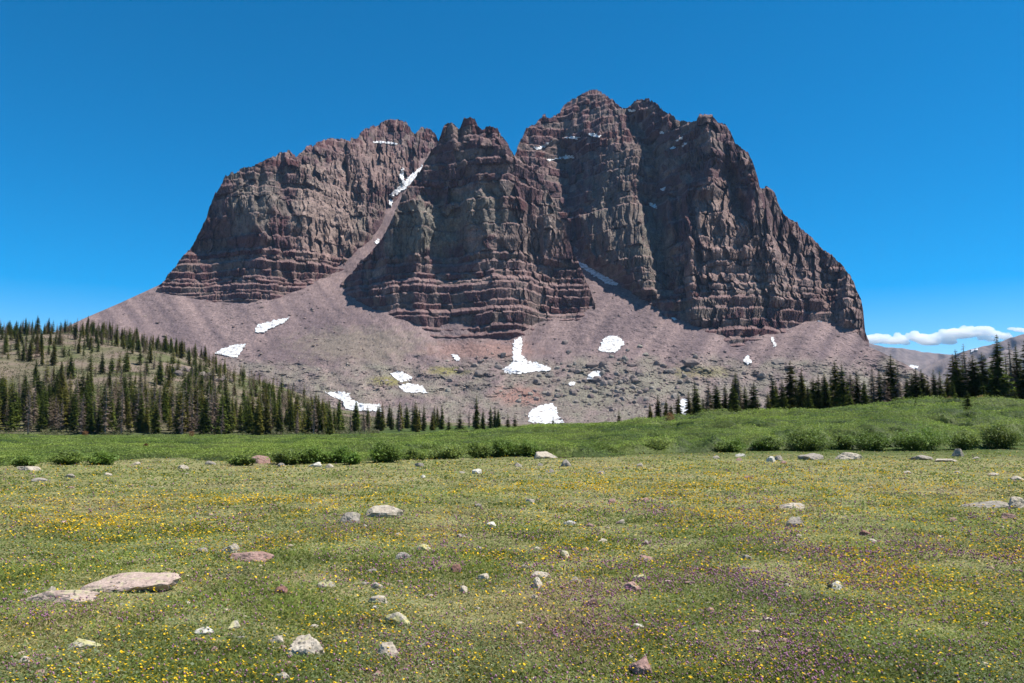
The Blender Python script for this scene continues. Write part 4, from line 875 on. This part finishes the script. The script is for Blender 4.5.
# the forest on the left
def forest():
    r = np.random.default_rng(61); pts = []
    def ok(x, y, d):
        return all((x - a) ** 2 + (y - b) ** 2 > d * d for a, b in pts)
    n = {'green': 0, 'dead': 0}
    def put(u, y, H, zone, deadp, d):
        xs, _ = slopes(u, 430); x = float(xs) * y
        if not ok(x, y, d): return False
        k = 'dead' if r.random() < deadp else ('olive' if r.random() < .4 else 'green')
        pts.append((x, y)); n['dead' if k == 'dead' else 'green'] += 1
        tall = H > zone[1]; kw = {'green': "dark green spruce", 'olive': "olive green spruce", 'dead': "grey dead spruce"}[k]
        place_tree(x, y, H, k, f"{'tall' if tall else 'shorter'} {kw} {zone[0]}", f"{'tall' if tall else 'shorter'} {kw}s {zone[0]}", r, slim=.74)
        return True
    Z1 = ("in the dense front belt of the left forest", 10.5); Z2 = ("on the bare upper slope of the left hill", 8.5); Z3 = ("along the skyline crest of the left hill", 8.5); Z4 = ("in the low middle belt before the scree", 7.5)
    c = 0
    for _ in range(6000):                                     # front belt
        if c >= 185: break
        u = r.uniform(-25, 330); y = 194 + abs(r.normal(0, 27))
        if u > 250 and r.random() < .35: continue
        H = r.uniform(7, 12.6) * (1 if u < 230 else .85)
        c += put(u, y, H, Z1, .3, 2.0)
    c = 0
    for _ in range(6000):                                     # slope with bare patches
        if c >= 60: break
        u = r.uniform(-25, 300); y = r.uniform(265, 450)
        xs, _ = slopes(u, 400); x = float(xs) * y
        if perlin(x / 34, y / 30, 77) < -.05: continue
        if y > 320 + (300 - u) * .7: continue
        if 300 < y < 390 and r.random() < .55: continue
        c += put(u, y, r.uniform(6, 11.0), Z2, .30, 2.6)
    c = 0
    for _ in range(4000):                                     # crest
        if c >= 55: break
        u = r.uniform(-20, 205); y = r.uniform(440, 500)
        H = r.uniform(6, 10.5) * (1.15 if 30 < u < 60 else 1)
        c += put(u, y, H, Z3, .22, 2.8)
    c = 0
    for _ in range(4000):                                     # middle belt
        if c >= 54: break
        u = r.uniform(325, 500); y = r.uniform(205, 300)
        if u > 420 and r.random() < .5: continue
        c += put(u, y, r.uniform(5, 9.5), Z4, .3, 2.4)
    return pts
FOREST = forest()
def far_forest():
    r = np.random.default_rng(62); protos = [conifer(980 + i, 10, w, whorls=32, nb=8, nsm=3, dead=d, **kw) for i, (w, d, kw) in enumerate([(.24, 0, G1), (.22, 0, G2), (.26, 0, G1), (.20, 1, DD)])]
    Vs = []; Cs = []; Fs = []; n = 0; c = 0; got = list(FOREST)
    for _ in range(60000):
        if c >= 900: break
        zone = r.random()
        u = r.uniform(-25, 330); y = r.uniform(215, 480)
        if zone < .25: u = r.uniform(-20, 215); y = r.uniform(425, 495)
        elif zone < .5: u = r.uniform(-25, 340); y = r.uniform(200, 270)
        xs, _ = slopes(u, 400); x = float(xs) * y
        if pinterp(u, CREST) < 3: continue
        if perlin(x / 34, y / 30, 77) < -.2 and 270 < y < 430 and u < 190: continue
        if 300 < y < 360 and u < 180 and r.random() < .55: continue
        if y > 330 + (300 - u) * .7 and r.random() < .4: continue
        if any((x - a) ** 2 + (y - b) ** 2 < 5 for a, b in got): continue
        got.append((x, y)); c += 1
        (tv, tf), V, Fc, C = protos[min(r.integers(5), 3)]; H = r.uniform(4.5, 9.5) / 10; a = r.uniform(0, 6.28)
        P = V * np.array([H * .85, H * .85, H]); P = np.stack([P[:, 0] * math.cos(a) - P[:, 1] * math.sin(a) + x, P[:, 0] * math.sin(a) + P[:, 1] * math.cos(a) + y, P[:, 2] + float(ground_z(x, y)) - .1], -1)
        Vs.append(P); Fs.append(Fc + n); Cs.append(C * r.uniform(.8, 1.2)); n += len(P)
    add("forest", make_mesh("forest", np.vstack(Vs), np.vstack(Fs), M_NEEDLE, np.vstack(Cs)), label="smaller spruces filling the gaps on the left hillside", cat="forest", kind="stuff")
far_forest()
def undergrowth():
    r = np.random.default_rng(63); n = 110000; u = r.uniform(-60, 380, n); y = r.uniform(192, 490, n); xs = (u - 512) / F_PX; x = xs * y
    k = (fbm(x / 9, y / 12, 3, 171) > -.08) & (pinterp(u, CREST) > 3); x, y = x[k], y[k]; n = len(x)
    V, Fc = leaf_cloud(x, y, ground_z(x, y) + r.uniform(0, .8, n), r.uniform(.35, .8, n), r)
    t = r.random((n, 1)); C = (np.array([.06, .085, .025]) * (1 - t) + np.array([.13, .115, .06]) * t) * r.uniform(.7, 1.2, (n, 1))
    add("undergrowth", make_mesh("undergrowth", V, Fc, M_LEAF, np.repeat(C, 4, 0)), label="low green and brown undergrowth between the hillside spruces", cat="undergrowth", kind="stuff")

# ------------------------------------------------------------------ willows
def leaf_cloud(x, y, z, size, r, tilt=.9):
    """one small leafy triangle pair per point"""
    n = len(x); a = r.uniform(0, 6.283, n); t = r.normal(0, tilt, n)
    d = np.stack([np.cos(a), np.sin(a), np.sin(t) * .8], -1) * size[:, None]
    b = a + 1.57; s = np.stack([np.cos(b), np.sin(b), r.normal(0, .6, n)], -1) * (size * .42)[:, None]
    c = np.stack([x, y, z], -1)
    V = np.stack([c - d * .5, c + s * .5 - d * .05, c + d * .5, c - s * .5 - d * .05], 1).reshape(-1, 3)
    return V, np.arange(n * 4).reshape(-1, 4)
def leaf_colors(n, r, x, y, dark=1.0):
    base = np.array([.100, .170, .026]); yel = np.array([.190, .225, .042]); grey = np.array([.105, .145, .050])
    m = np.clip(.5 + 1.3 * fbm(x / 6, y / 9, 3, 120), 0, 1)[:, None]; q = r.random((n, 1))
    c = base * (1 - m) + (yel * q + grey * (1 - q)) * m
    return c * r.uniform(.7, 1.25, (n, 1)) * dark
def domes(x, y, sx, sy, k, fill):
    X = np.asarray(x, float) / sx; Y = np.asarray(y, float) / sy; ix = np.floor(X).astype(np.int64); iy = np.floor(Y).astype(np.int64)
    h = np.zeros(X.shape); tone = np.full(X.shape, .5)
    for dx in (-1, 0, 1):
        for dy in (-1, 0, 1):
            q = _h(ix + dx, iy + dy, k); px = ix + dx + .15 + .7 * _val[q]; py = iy + dy + .15 + .7 * _val[(q * 7 + 13) & 511]
            rr_ = .42 + .38 * _val[(q * 5 + 3) & 511]; H = (.45 + .75 * _val[(q * 11 + 7) & 511]) * (_val[(q * 3 + 1) & 511] < fill)
            g = H * np.sqrt(np.maximum(0, 1 - ((px - X) ** 2 + (py - Y) ** 2) / rr_ ** 2))
            n = g > h; tone = np.where(n, _val[(q * 13 + 5) & 511], tone); h = np.where(n, g, h)
    return h, tone
def thicket_h(x, y):
    u, yy = az_u(x, y)
    wx, wy = x + .5 * perlin(x / 1.3, y / 1.3, 181), y + .5 * perlin(x / 1.3, y / 1.3, 182)
    h1, t1 = domes(wx, wy, 2.3, 2.9, 183, .85); h2, t2 = domes(wx, wy, 4.6, 5.6, 184, .55)
    big = np.clip(.55 + .9 * perlin(x / 13, y / 17, 185), .15, 1.3)
    a = .75 * h1 * big; b = 1.0 * h2 * big
    t = np.where(a > b, t1, t2); h = np.maximum(a, b) + .10 * np.clip(perlin(x / .7, y / .7, 186) + .3, 0, 1)
    s = np.interp(u, [350, 520, 700, 1000], [.65, .85, 1.1, 1.3])
    fr = yy - pinterp(u, WILLOW_FRONT); h = h + .62 * np.interp(u, [350, 480], [.45, 1]) * np.exp(-((fr - 3.2) / 2.4) ** 2) * np.clip(.5 + .9 * perlin(wx / 1.6, wy / 2.4, 191), 0, 1.1)
    return h * s * willow_amount(x, y), t
def build_thicket():
    r = np.random.default_rng(81)
    az = np.radians(np.linspace(-41, 41, 1150)); R_ = np.geomspace(30, 215, 430); A, RR = np.meshgrid(az, R_); X = RR * np.sin(A); Y = RR * np.cos(A)
    h, t = thicket_h(X, Y); w = willow_amount(X, Y); Z = ground_z(X, Y) + h * .82 - .06 + .10 * fbm(X / .35, Y / .5, 2, 190) * np.clip(h * 3, 0, 1)
    lo = np.array([.080, .125, .020]); hi = np.array([.175, .225, .036]); gy = np.array([.135, .160, .052])
    def shade(t, x, y):
        m = np.clip(.5 + 1.2 * fbm(x / 14, y / 20, 3, 120), 0, 1)[..., None]; q = t[..., None]
        return (lo * (1 - q) + hi * q) * (1 - .45 * m) + gy * .45 * m
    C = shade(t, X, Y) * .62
    q = grid_faces(len(R_), len(az), flip=True); keep = (w.ravel()[q] > .3).any(1) & (h.ravel()[q] > .02).any(1)
    Vs = [np.stack([X, Y, Z], -1).reshape(-1, 3)]; Cs = [C.reshape(-1, 3)]; Fs = [q[keep]]
    n = 800000; u = r.uniform(-140, 1164, n); y = np.exp(r.uniform(math.log(29), math.log(200), n)); x = (u - 512) / F_PX * y
    h, t = thicket_h(x, y); k = (r.random(n) < willow_amount(x, y)) & (h > .04); x, y, h, t = x[k], y[k], h[k], t[k]; n = len(x)
    e = .12; hx = (thicket_h(x + e, y)[0] - h) / e; hy = (thicket_h(x, y + e)[0] - h) / e
    N = np.stack([-hx, -hy, np.ones(n)], -1) + r.normal(0, .62, (n, 3)); N /= np.linalg.norm(N, axis=1)[:, None]
    a = r.normal(size=(n, 3)); d = np.cross(N, a); d /= np.linalg.norm(d, axis=1)[:, None]; sd = np.cross(N, d)
    sz = (r.uniform(.07, .14, n) * np.clip(y / 60, .9, 2.2))[:, None]; c = np.stack([x, y, ground_z(x, y) + h * r.uniform(.78, 1.10, n) + .02], -1)
    V = np.stack([c - d * sz * .5, c + sd * sz * .24, c + d * sz * .5, c - sd * sz * .24], 1).reshape(-1, 3)
    n0 = len(Vs[0]); Vs.append(V); Fs.append(np.arange(n * 4).reshape(-1, 4) + n0)
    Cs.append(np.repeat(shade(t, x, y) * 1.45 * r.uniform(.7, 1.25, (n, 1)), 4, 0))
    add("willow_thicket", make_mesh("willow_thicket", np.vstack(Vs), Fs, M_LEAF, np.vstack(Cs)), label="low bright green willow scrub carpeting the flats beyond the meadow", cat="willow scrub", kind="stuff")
undergrowth()
build_thicket()
BUSH = [  # u, v foot, w px, h px, tone, label
    (62, 465, 34, 13, .8, "low dark willow bush at the far left meadow edge"), (98, 465, 30, 13, .75, "darkest willow bush of the far left pair"), (20, 467, 26, 9, .9, "low willow bush by the left end of the meadow edge"),
    (240, 466, 26, 9, 1.0, "willow bush sprawling over the pinkish boulder"), (285, 465, 34, 14, 1.0, "ragged willow bush right of the pinkish boulder"), (310, 464, 36, 15, 1.0, "wide willow bush above the whitish stone"), (340, 463, 32, 14, 1.05, "willow bush at the right end of the boulder row"), (352, 465, 20, 10, .8, "small dark willow bush left of the round one"),
    (384, 463, 36, 19, .95, "tall round willow bush left of the meadow centre"), (413, 460, 26, 10, .9, "spreading low willow right of the tall round bush"), (447, 459, 38, 13, 1.2, "bright rounded willow mound at the meadow edge"), (428, 457, 26, 14, .95, "dull willow bush behind the bright mound"), (478, 458, 30, 16, .85, "dark willow bush right of the bright mound"), (503, 457, 34, 18, .9, "large willow bush at the meadow edge near the middle"), (528, 457, 26, 14, 1.0, "willow bush left of the whitish willow foot boulder"),
    (660, 453, 34, 13, .8, "dark willow clump at the edge right of the middle"), (735, 452, 34, 12, .9, "willow clump behind the white willow edge stone"), (772, 451, 36, 14, .95, "willow clump behind the dark and white knobs"), (815, 451, 60, 21, .85, "broad dark willow clump behind the grey boulder"), (874, 451, 44, 20, .85, "broad dark willow clump behind the pale boulder"), (925, 451, 56, 22, .95, "tall airy willow clump with bare stems at right"), (968, 450, 34, 19, 1.0, "willow clump behind the pointed grey stone"), (1006, 449, 52, 26, .75, "darkest and tallest willow clump at the right edge"), (600, 455, 40, 12, .95, "long low willow clump just right of the middle"), (845, 450, 26, 15, 1.05, "bright willow between the two broad dark clumps"),
]
def willow_bush(u, v, w, h, tone, lab, seed):
    r = np.random.default_rng(seed); x0, y0, z0 = on_ground(u, v); m = y0 / F_PX; W = w * m / 2; H = h * m * 1.02; dep = W * .8; y0 += dep * .6; z0 = float(ground_z(x0, y0))
    ns = 26; Vs = []; Fs = []; tips = []; n = 0
    for k in range(ns):
        a = r.uniform(0, 6.283); q = r.random() ** .5; tip = np.array([math.cos(a) * W * q * .95, math.sin(a) * dep * q * .95, H * (1.05 - .6 * q ** 2) * r.uniform(.75, 1.05)])
        b = tip * np.array([.25, .25, 0]); rad = .012 * max(1, y0 / 40)
        for s in range(3):
            an = s * 2.094; o = np.array([math.cos(an) * rad, math.sin(an) * rad, 0]); Vs += [b + o, tip + o * .3]
        for s in range(3):
            i, j = n + 2 * s, n + 2 * ((s + 1) % 3); Fs.append((i, j, j + 1, i + 1))
        n += 6; tips.append((b, tip))
    o = bpy.data.objects.new("willow_bush", None); COL.objects.link(o); o.location = (x0, y0, z0); tag(o, lab, "willow bush", "willow bushes along the meadow edge")
    add("stems", make_mesh("stems", np.array(Vs), np.array(Fs), M_BARK, np.repeat(np.array([[.16, .12, .085]]), len(Vs), 0)), parent=o)
    nl = int(700 + 5 * w * h); bi = r.integers(0, ns, nl); f = r.random(nl) ** .6
    B = np.array([t[0] for t in tips])[bi]; T = np.array([t[1] for t in tips])[bi]
    P = B + (T - B) * (f * 1.02)[:, None] + r.normal(0, 1, (nl, 3)) * np.array([W * .16, dep * .16, H * .10]); P[:, 2] = np.maximum(P[:, 2], .02)
    V, Fc = leaf_cloud(P[:, 0], P[:, 1], P[:, 2], r.uniform(.07, .14, nl) * max(1, y0 / 42), r)
    C = np.repeat(leaf_colors(nl, r, P[:, 0] + x0, P[:, 1] + y0, .82 + .40 * tone), 4, 0)
    add("foliage", make_mesh("foliage", V, Fc, M_LEAF, C), parent=o)
for i, b in enumerate(BUSH): willow_bush(*b, 1200 + i)
# a few rust coloured dead shrubs
def rust_shrub(u, vt, D, H, lab, seed):
    r = np.random.default_rng(seed); xs, _ = slopes(u, 420); x0 = float(xs) * D; z0 = float(ground_z(x0, D)); n = 500
    a = r.uniform(0, 6.28, n); q = r.random(n) ** .5 * H * .4; z = r.random(n) * H * (1 - .3 * q / (H * .4))
    V, Fc = leaf_cloud(np.cos(a) * q, np.sin(a) * q, z, r.uniform(.12, .22, n), r)
    C = np.repeat(np.array([[.24, .12, .05]]) * r.uniform(.6, 1.3, (n, 1)), 4, 0)
    add("shrub", make_mesh("shrub", V, Fc, M_LEAF, C), loc=(x0, D, z0), label=lab, cat="shrub")
for i, (u, D, H, lab) in enumerate([(670, 100, 1.5, "rust brown shrub in the green below the snow sliver"), (951, 118, 1.3, "rust brown shrub under the right stand"), (982, 112, 1.4, "rusty shrub near the light green young spruce"), (192, 172, 1.4, "orange brown shrub at the foot of the left forest"), (86, 180, 1.5, "orange brown shrub below the far left spruces"), (147, 62, .35, "low orange shrub in the left green flat"), (872, 74, .7, "low rusty shrub in the right willows")]): rust_shrub(u, 0, D, H, lab, 1300 + i)

# ------------------------------------------------------------------ grass and flowers
def meadow_points(n, r, v0=449.0, v1=720.0, pw=1.0):
    u = r.uniform(-130, 1154, n); v = v0 + (v1 - v0) * r.random(n) ** pw
    xs, zs = slopes(u, v); D = CAMZ / np.maximum(-zs, 1e-3)
    for _ in range(5): D = .4 * D + .6 * (CAMZ - ground_z(xs * D, D)) / np.maximum(-zs, 1e-3)
    return u, v, xs * D, D
def build_grass():
    r = np.random.default_rng(91); n = 520000
    u, v, x, y = meadow_points(n, r, 447)
    k = (y < 62) & (y > 2.5); u, v, x, y = u[k], v[k], x[k], y[k]
    w = willow_amount(x, y); k = r.random(len(x)) > w * .8; u, v, x, y = u[k], v[k], x[k], y[k]; n = len(x)
    z = ground_z(x, y)
    tuft = np.clip(.5 + .9 * fbm(x / 1.2, y / 1.2, 3, 130), 0, 1); dry = np.clip(.33 + 1.15 * fbm(x / 3.0, y / 4.5, 3, 131) + r.normal(0, .22, n), 0, 1)
    L = r.uniform(.025, .07, n) * (.35 + 1.15 * tuft ** 1.4) * np.clip(.85 + y / 60, .85, 1.5); W = .0036 * np.clip(y / 4.4, 1, 8) * r.uniform(.7, 1.6, n)
    a = r.uniform(0, 6.283, n); lean = np.abs(r.normal(.85, .32, n)); b = r.uniform(0, 6.283, n)
    base = np.stack([x, y, z - .004], -1)
    d = np.stack([np.cos(a) * np.sin(lean), np.sin(a) * np.sin(lean), np.cos(lean)], -1); s = np.stack([np.cos(b), np.sin(b), 0 * b], -1) * W[:, None]
    mid = base + d * (L * .55)[:, None]; tip = base + d * L[:, None] + np.stack([np.cos(a) * L * .25, np.sin(a) * L * .25, -L * .12], -1)
    V = np.stack([base - s, base + s, mid + s * .8, mid - s * .8, tip], 1).reshape(-1, 3)
    o = np.arange(n)[:, None] * 5
    gr = np.array([.150, .215, .036]); ol = np.array([.230, .235, .068]); st = np.array([.42, .335, .175]); gg = np.array([.25, .25, .165])
    t = r.random((n, 1)); C = gr * (1 - t) + ol * t
    m = np.clip((dry - .45) * 2.4, 0, 1)[:, None]; C = C * (1 - m) + st * m
    g = np.clip(1.6 * fbm(x / 1.4, y / 1.7, 3, 132) - .42 + r.normal(0, .2, n), 0, .7)[:, None]; C = C * (1 - g) + gg * g
    C = C * r.uniform(.7, 1.25, (n, 1))
    add("grass", make_mesh("grass", V, [o + np.array([0, 1, 2, 3]), o + np.array([3, 2, 4])], M_GRASS, np.repeat(C, 5, 0)), label="short olive and straw coloured alpine grass of the meadow", cat="grass", kind="stuff")
    # broad little leaves of herbs
    n = 150000; u, v, x, y = meadow_points(n, r, 447); k = (y < 55) & (y > 2.5); x, y = x[k], y[k]
    k = (r.random(len(x)) < np.clip(.45 + 1.1 * fbm(x / 1.6, y / 2, 3, 135), .05, 1)) & (r.random(len(x)) > willow_amount(x, y)); x, y = x[k], y[k]; n = len(x)
    z = ground_z(x, y) + r.uniform(.008, .05, n)
    V, Fc = leaf_cloud(x, y, z, r.uniform(.014, .03, n) * np.clip(y / 7, 1, 4), r, .5)
    t = r.random((n, 1)); C = (np.array([.15, .22, .05]) * (1 - t) + np.array([.27, .29, .18]) * t) * r.uniform(.7, 1.25, (n, 1))
    add("herb_leaves", make_mesh("herb_leaves", V, Fc, M_GRASS, np.repeat(C, 4, 0)), label="grey green leaves of meadow herbs between the grass blades", cat="herbs", kind="stuff")
build_grass()
def blossom(n_pet, R, cup, rr, col, ctr):
    """open flower on a short stem: stem, petals, centre in one mesh"""
    V = [(0, 0, cup * .2)]; C = [ctr]; Fc = []
    for i in range(n_pet * 2):
        a = i / (n_pet * 2) * 6.2832; q = R if i % 2 == 0 else R * .72
        V.append((math.cos(a) * q, math.sin(a) * q, cup)); C.append(col)
    for i in range(n_pet * 2): Fc.append((0, 1 + i, 1 + (i + 1) % (n_pet * 2)))
    return np.array(V), np.array(C), np.array(Fc)
def globe(R, col, col2):
    V, Fc = ICO[1]; V = V * np.array([R, R, R * 1.25]); C = np.where(V[:, 2:] > 0, np.array(col)[None], np.array(col2)[None]); return V, C, Fc
YEL = blossom(5, .0115, .005, None, (.86, .58, .012), (.84, .46, .01))
PUR = globe(.0085, (.48, .22, .33), (.31, .18, .20))
WHT = blossom(5, .007, .003, None, (.72, .70, .6), (.6, .5, .1))
def yellow_density(u, v, x, y):
    d = .16 + .14 * sstep((560 - v) / 80)
    for cu, cv, ru, rv, a in ((600, 487, 150, 9, 1.5), (330, 502, 120, 10, .8), (90, 525, 130, 18, 1.0), (200, 505, 60, 8, .9), (830, 475, 110, 10, .7), (840, 505, 150, 20, .55), (730, 522, 90, 14, .8), (940, 590, 120, 34, .22), (350, 640, 60, 20, .2), (640, 470, 120, 7, .9), (800, 490, 260, 22, .45), (120, 500, 160, 16, .4), (870, 463, 40, 3, 1.2), (950, 560, 100, 20, .5), (300, 540, 200, 20, .35), (590, 560, 200, 25, .25)):
        d = d + a * np.exp(-((u - cu) / ru) ** 2 - ((v - cv) / rv) ** 2)
    return d * np.clip(.6 + 1.5 * fbm(x / 1.5, y / 1.8, 3, 140), 0.08, 1.8)
def purple_density(u, v, x, y):
    d = .12 + .0 * u
    for cu, cv, ru, rv, a in ((850, 550, 170, 32, .7), (640, 512, 90, 10, .6), (700, 600, 160, 50, .7), (440, 560, 120, 30, .4), (820, 650, 90, 30, .4), (420, 650, 60, 25, .3), (760, 500, 120, 10, .4), (300, 520, 100, 12, .4), (1000, 560, 60, 20, .5), (50, 640, 60, 30, .3), (790, 472, 60, 5, .6)):
        d = d + a * np.exp(-((u - cu) / ru) ** 2 - ((v - cv) / rv) ** 2)
    return 1.5 * d * np.clip(.5 + 1.8 * fbm(x / 1.1, y / 1.3, 3, 144), 0.05, 1.8)
def build_flowers(name, single, shape, densf, n, seed, label_s, label_m, cat, group, n_single, hgt, smax, grow):
    r = np.random.default_rng(seed); u, v, x, y = meadow_points(n, r, 453)
    k = (y > 3.2) & (y < 50) & (r.random(n) < densf(u, v, x, y) * .55) & (willow_amount(x, y) < .3); x, y = x[k], y[k]; n = len(x)
    order = np.argsort(y); x, y = x[order], y[order]
    z = ground_z(x, y) + r.uniform(hgt * .5, hgt, n)
    S = r.uniform(.45, .9, n) * np.clip((y / 6) ** grow, 1, smax)
    V0, C0, F0 = shape; m = len(V0)
    fv = np.abs((x / y)) < .66
    idx = np.where(fv & (y > 4.7))[0][:n_single]; rest = np.setdiff1d(np.arange(n), idx)
    # single near flowers, each with its stem
    st = np.array([(-.0012, 0, -hgt), (.0012, 0, -hgt), (.001, 0, 0), (-.001, 0, 0)]); sc = np.repeat([[.1, .13, .04]], 4, 0)
    me = make_mesh(single, np.vstack([V0, st]), [F0, np.array([[m, m + 1, m + 2, m + 3]])], M_FLOWER, np.vstack([C0, sc]))
    for i in idx:
        o = bpy.data.objects.new(single, me); COL.objects.link(o); o.location = (x[i], y[i], z[i]); o.scale = (S[i],) * 3
        o.rotation_euler = (r.normal(.15, .35), r.normal(.15, .35), r.uniform(0, 6.28)); tag(o, label_s, cat, group)
    x, y, z, S = x[rest], y[rest], z[rest], S[rest]; n = len(x)
    a = r.uniform(0, 6.28, n); ca, sa = np.cos(a)[:, None], np.sin(a)[:, None]; tx, ty = r.normal(.1, .35, n)[:, None], r.normal(-.25, .35, n)[:, None]
    P = V0[None] * S[:, None, None]
    X = P[..., 0] * ca - P[..., 1] * sa; Y = P[..., 0] * sa + P[..., 1] * ca; Z = P[..., 2] - X * tx - Y * ty * -1
    W = np.stack([X + x[:, None], Y + y[:, None], Z + z[:, None]], -1).reshape(-1, 3)
    C = (np.broadcast_to(C0, (n, m, 3)) * r.uniform(.75, 1.15, (n, 1, 1))).reshape(-1, 3)
    add(name, make_mesh(name, W, (F0[None] + (np.arange(n) * m)[:, None, None]).reshape(-1, 3), M_FLOWER, C), label=label_m, cat=cat, kind="stuff")
build_flowers("yellow_bloom_carpet", "yellow_flower", YEL, yellow_density, 230000, 151, "small open yellow wildflower in the near meadow grass", "countless yellow wildflowers dotting the meadow further off", "yellow flower", "yellow wildflowers near the viewer", 230, .07, 3.0, .68)
build_flowers("purple_bloom_carpet", "purple_flower", PUR, purple_density, 150000, 152, "small dull purple clover head in the near meadow grass", "countless purple clover heads tinting the meadow further off", "purple flower", "purple clover heads near the viewer", 160, .05, 3.0, .68)
build_flowers("white_bloom_carpet", "white_flower", WHT, lambda u, v, x, y: np.clip(.05 + .5 * fbm(x / 2, y / 2, 2, 148) + .25 * np.exp(-((u - 120) / 150) ** 2 - ((v - 520) / 25) ** 2), 0, .4), 26000, 153, "tiny white wildflower in the near meadow grass", "tiny white wildflowers sprinkled over the meadow", "white flower", "white wildflowers near the viewer", 60, .05, 3.5, .8)

# ------------------------------------------------------------------ the cloud
def build_cloud():
    m = bpy.data.materials.new("cloud_vapour"); m.use_nodes = True; n, l = m.node_tree.nodes, m.node_tree.links; n.clear()
    pv = n.new('ShaderNodeVolumePrincipled'); pv.inputs['Color'].default_value = (1, 1, 1, 1); pv.inputs['Density'].default_value = .014; pv.inputs['Anisotropy'].default_value = .2
    out = n.new('ShaderNodeOutputMaterial'); l.new(pv.outputs[0], out.inputs['Volume'])
    D = 14000.0
    def lump(blobs, lab, seed):
        Vs = []; Fs = []; k = 0
        for (u, v, w, h) in blobs:
            xs, zs = slopes(u, v); V, Fc = ICO[3]; V = V.copy()
            nn = 1 + .45 * fbm(V[:, 0] * 2 + u, V[:, 1] * 2 + V[:, 2] * 2 + v, 4, seed)
            V = V * nn[:, None]; V[:, 2] = np.where(V[:, 2] < 0, V[:, 2] * .6, V[:, 2]); me = D / F_PX
            P = V * np.array([w * me / 2, w * me * .35, h * me / 2]) + np.array([float(xs) * D, D, float(zs) * D]); Vs.append(P); Fs.append(Fc + k); k += len(P)
        o = add("cloud", make_mesh("cloud", np.vstack(Vs), np.vstack(Fs), m, smooth=True), label=lab, cat="cloud")
        rm = o.modifiers.new("merge", 'REMESH'); rm.mode = 'VOXEL'; rm.voxel_size = 11.0; rm.use_smooth_shade = True
    rc = np.random.default_rng(5); blobs = []
    top = [(866, 336), (880, 331), (893, 333), (905, 330), (918, 330), (930, 333), (940, 329), (955, 327), (970, 323), (985, 324), (998, 327), (1010, 331)]
    for k in range(75):
        u = rc.uniform(868, 1006); tp = pinterp(u, top); bt = 346 - 5 * sstep((u - 960) / 45); h = rc.uniform(4.5, 9); v = rc.uniform(tp + h * .45, max(bt - h * .3, tp + h * .5 + .5))
        blobs.append((u, v, h * rc.uniform(1.2, 2.4), h))
    lump(blobs, "long white cumulus cloud low over the distant ridge", 160)
    lump([(1012, 329, 9, 4), (1019, 330, 12, 5), (1027, 331, 14, 5), (1009, 336, 6, 2)], "small cloud scrap at the right edge of the sky", 163)
build_cloud()

# ------------------------------------------------------------------ thin mountain air
def build_haze():
    m = bpy.data.materials.new("mountain_air"); m.use_nodes = True; n, l = m.node_tree.nodes, m.node_tree.links; n.clear()
    pv = n.new('ShaderNodeVolumePrincipled'); pv.inputs['Color'].default_value = (.40, .62, 1.0, 1); pv.inputs['Density'].default_value = 0.000028; pv.inputs['Anisotropy'].default_value = .1
    out = n.new('ShaderNodeOutputMaterial'); l.new(pv.outputs[0], out.inputs['Volume'])
    a, z0, z1 = 7300.0, -60.0, 640.0
    V = np.array([(x, y, z) for z in (z0, z1) for y in (-a, a) for x in (-a, a)], float)
    Fq = np.array([(0, 2, 3, 1), (4, 5, 7, 6), (0, 1, 5, 4), (2, 6, 7, 3), (0, 4, 6, 2), (1, 3, 7, 5)])
    add("haze", make_mesh("haze", V, Fq, m), label="thin clear mountain air paling the distant ridges", cat="haze", kind="stuff")
build_haze()
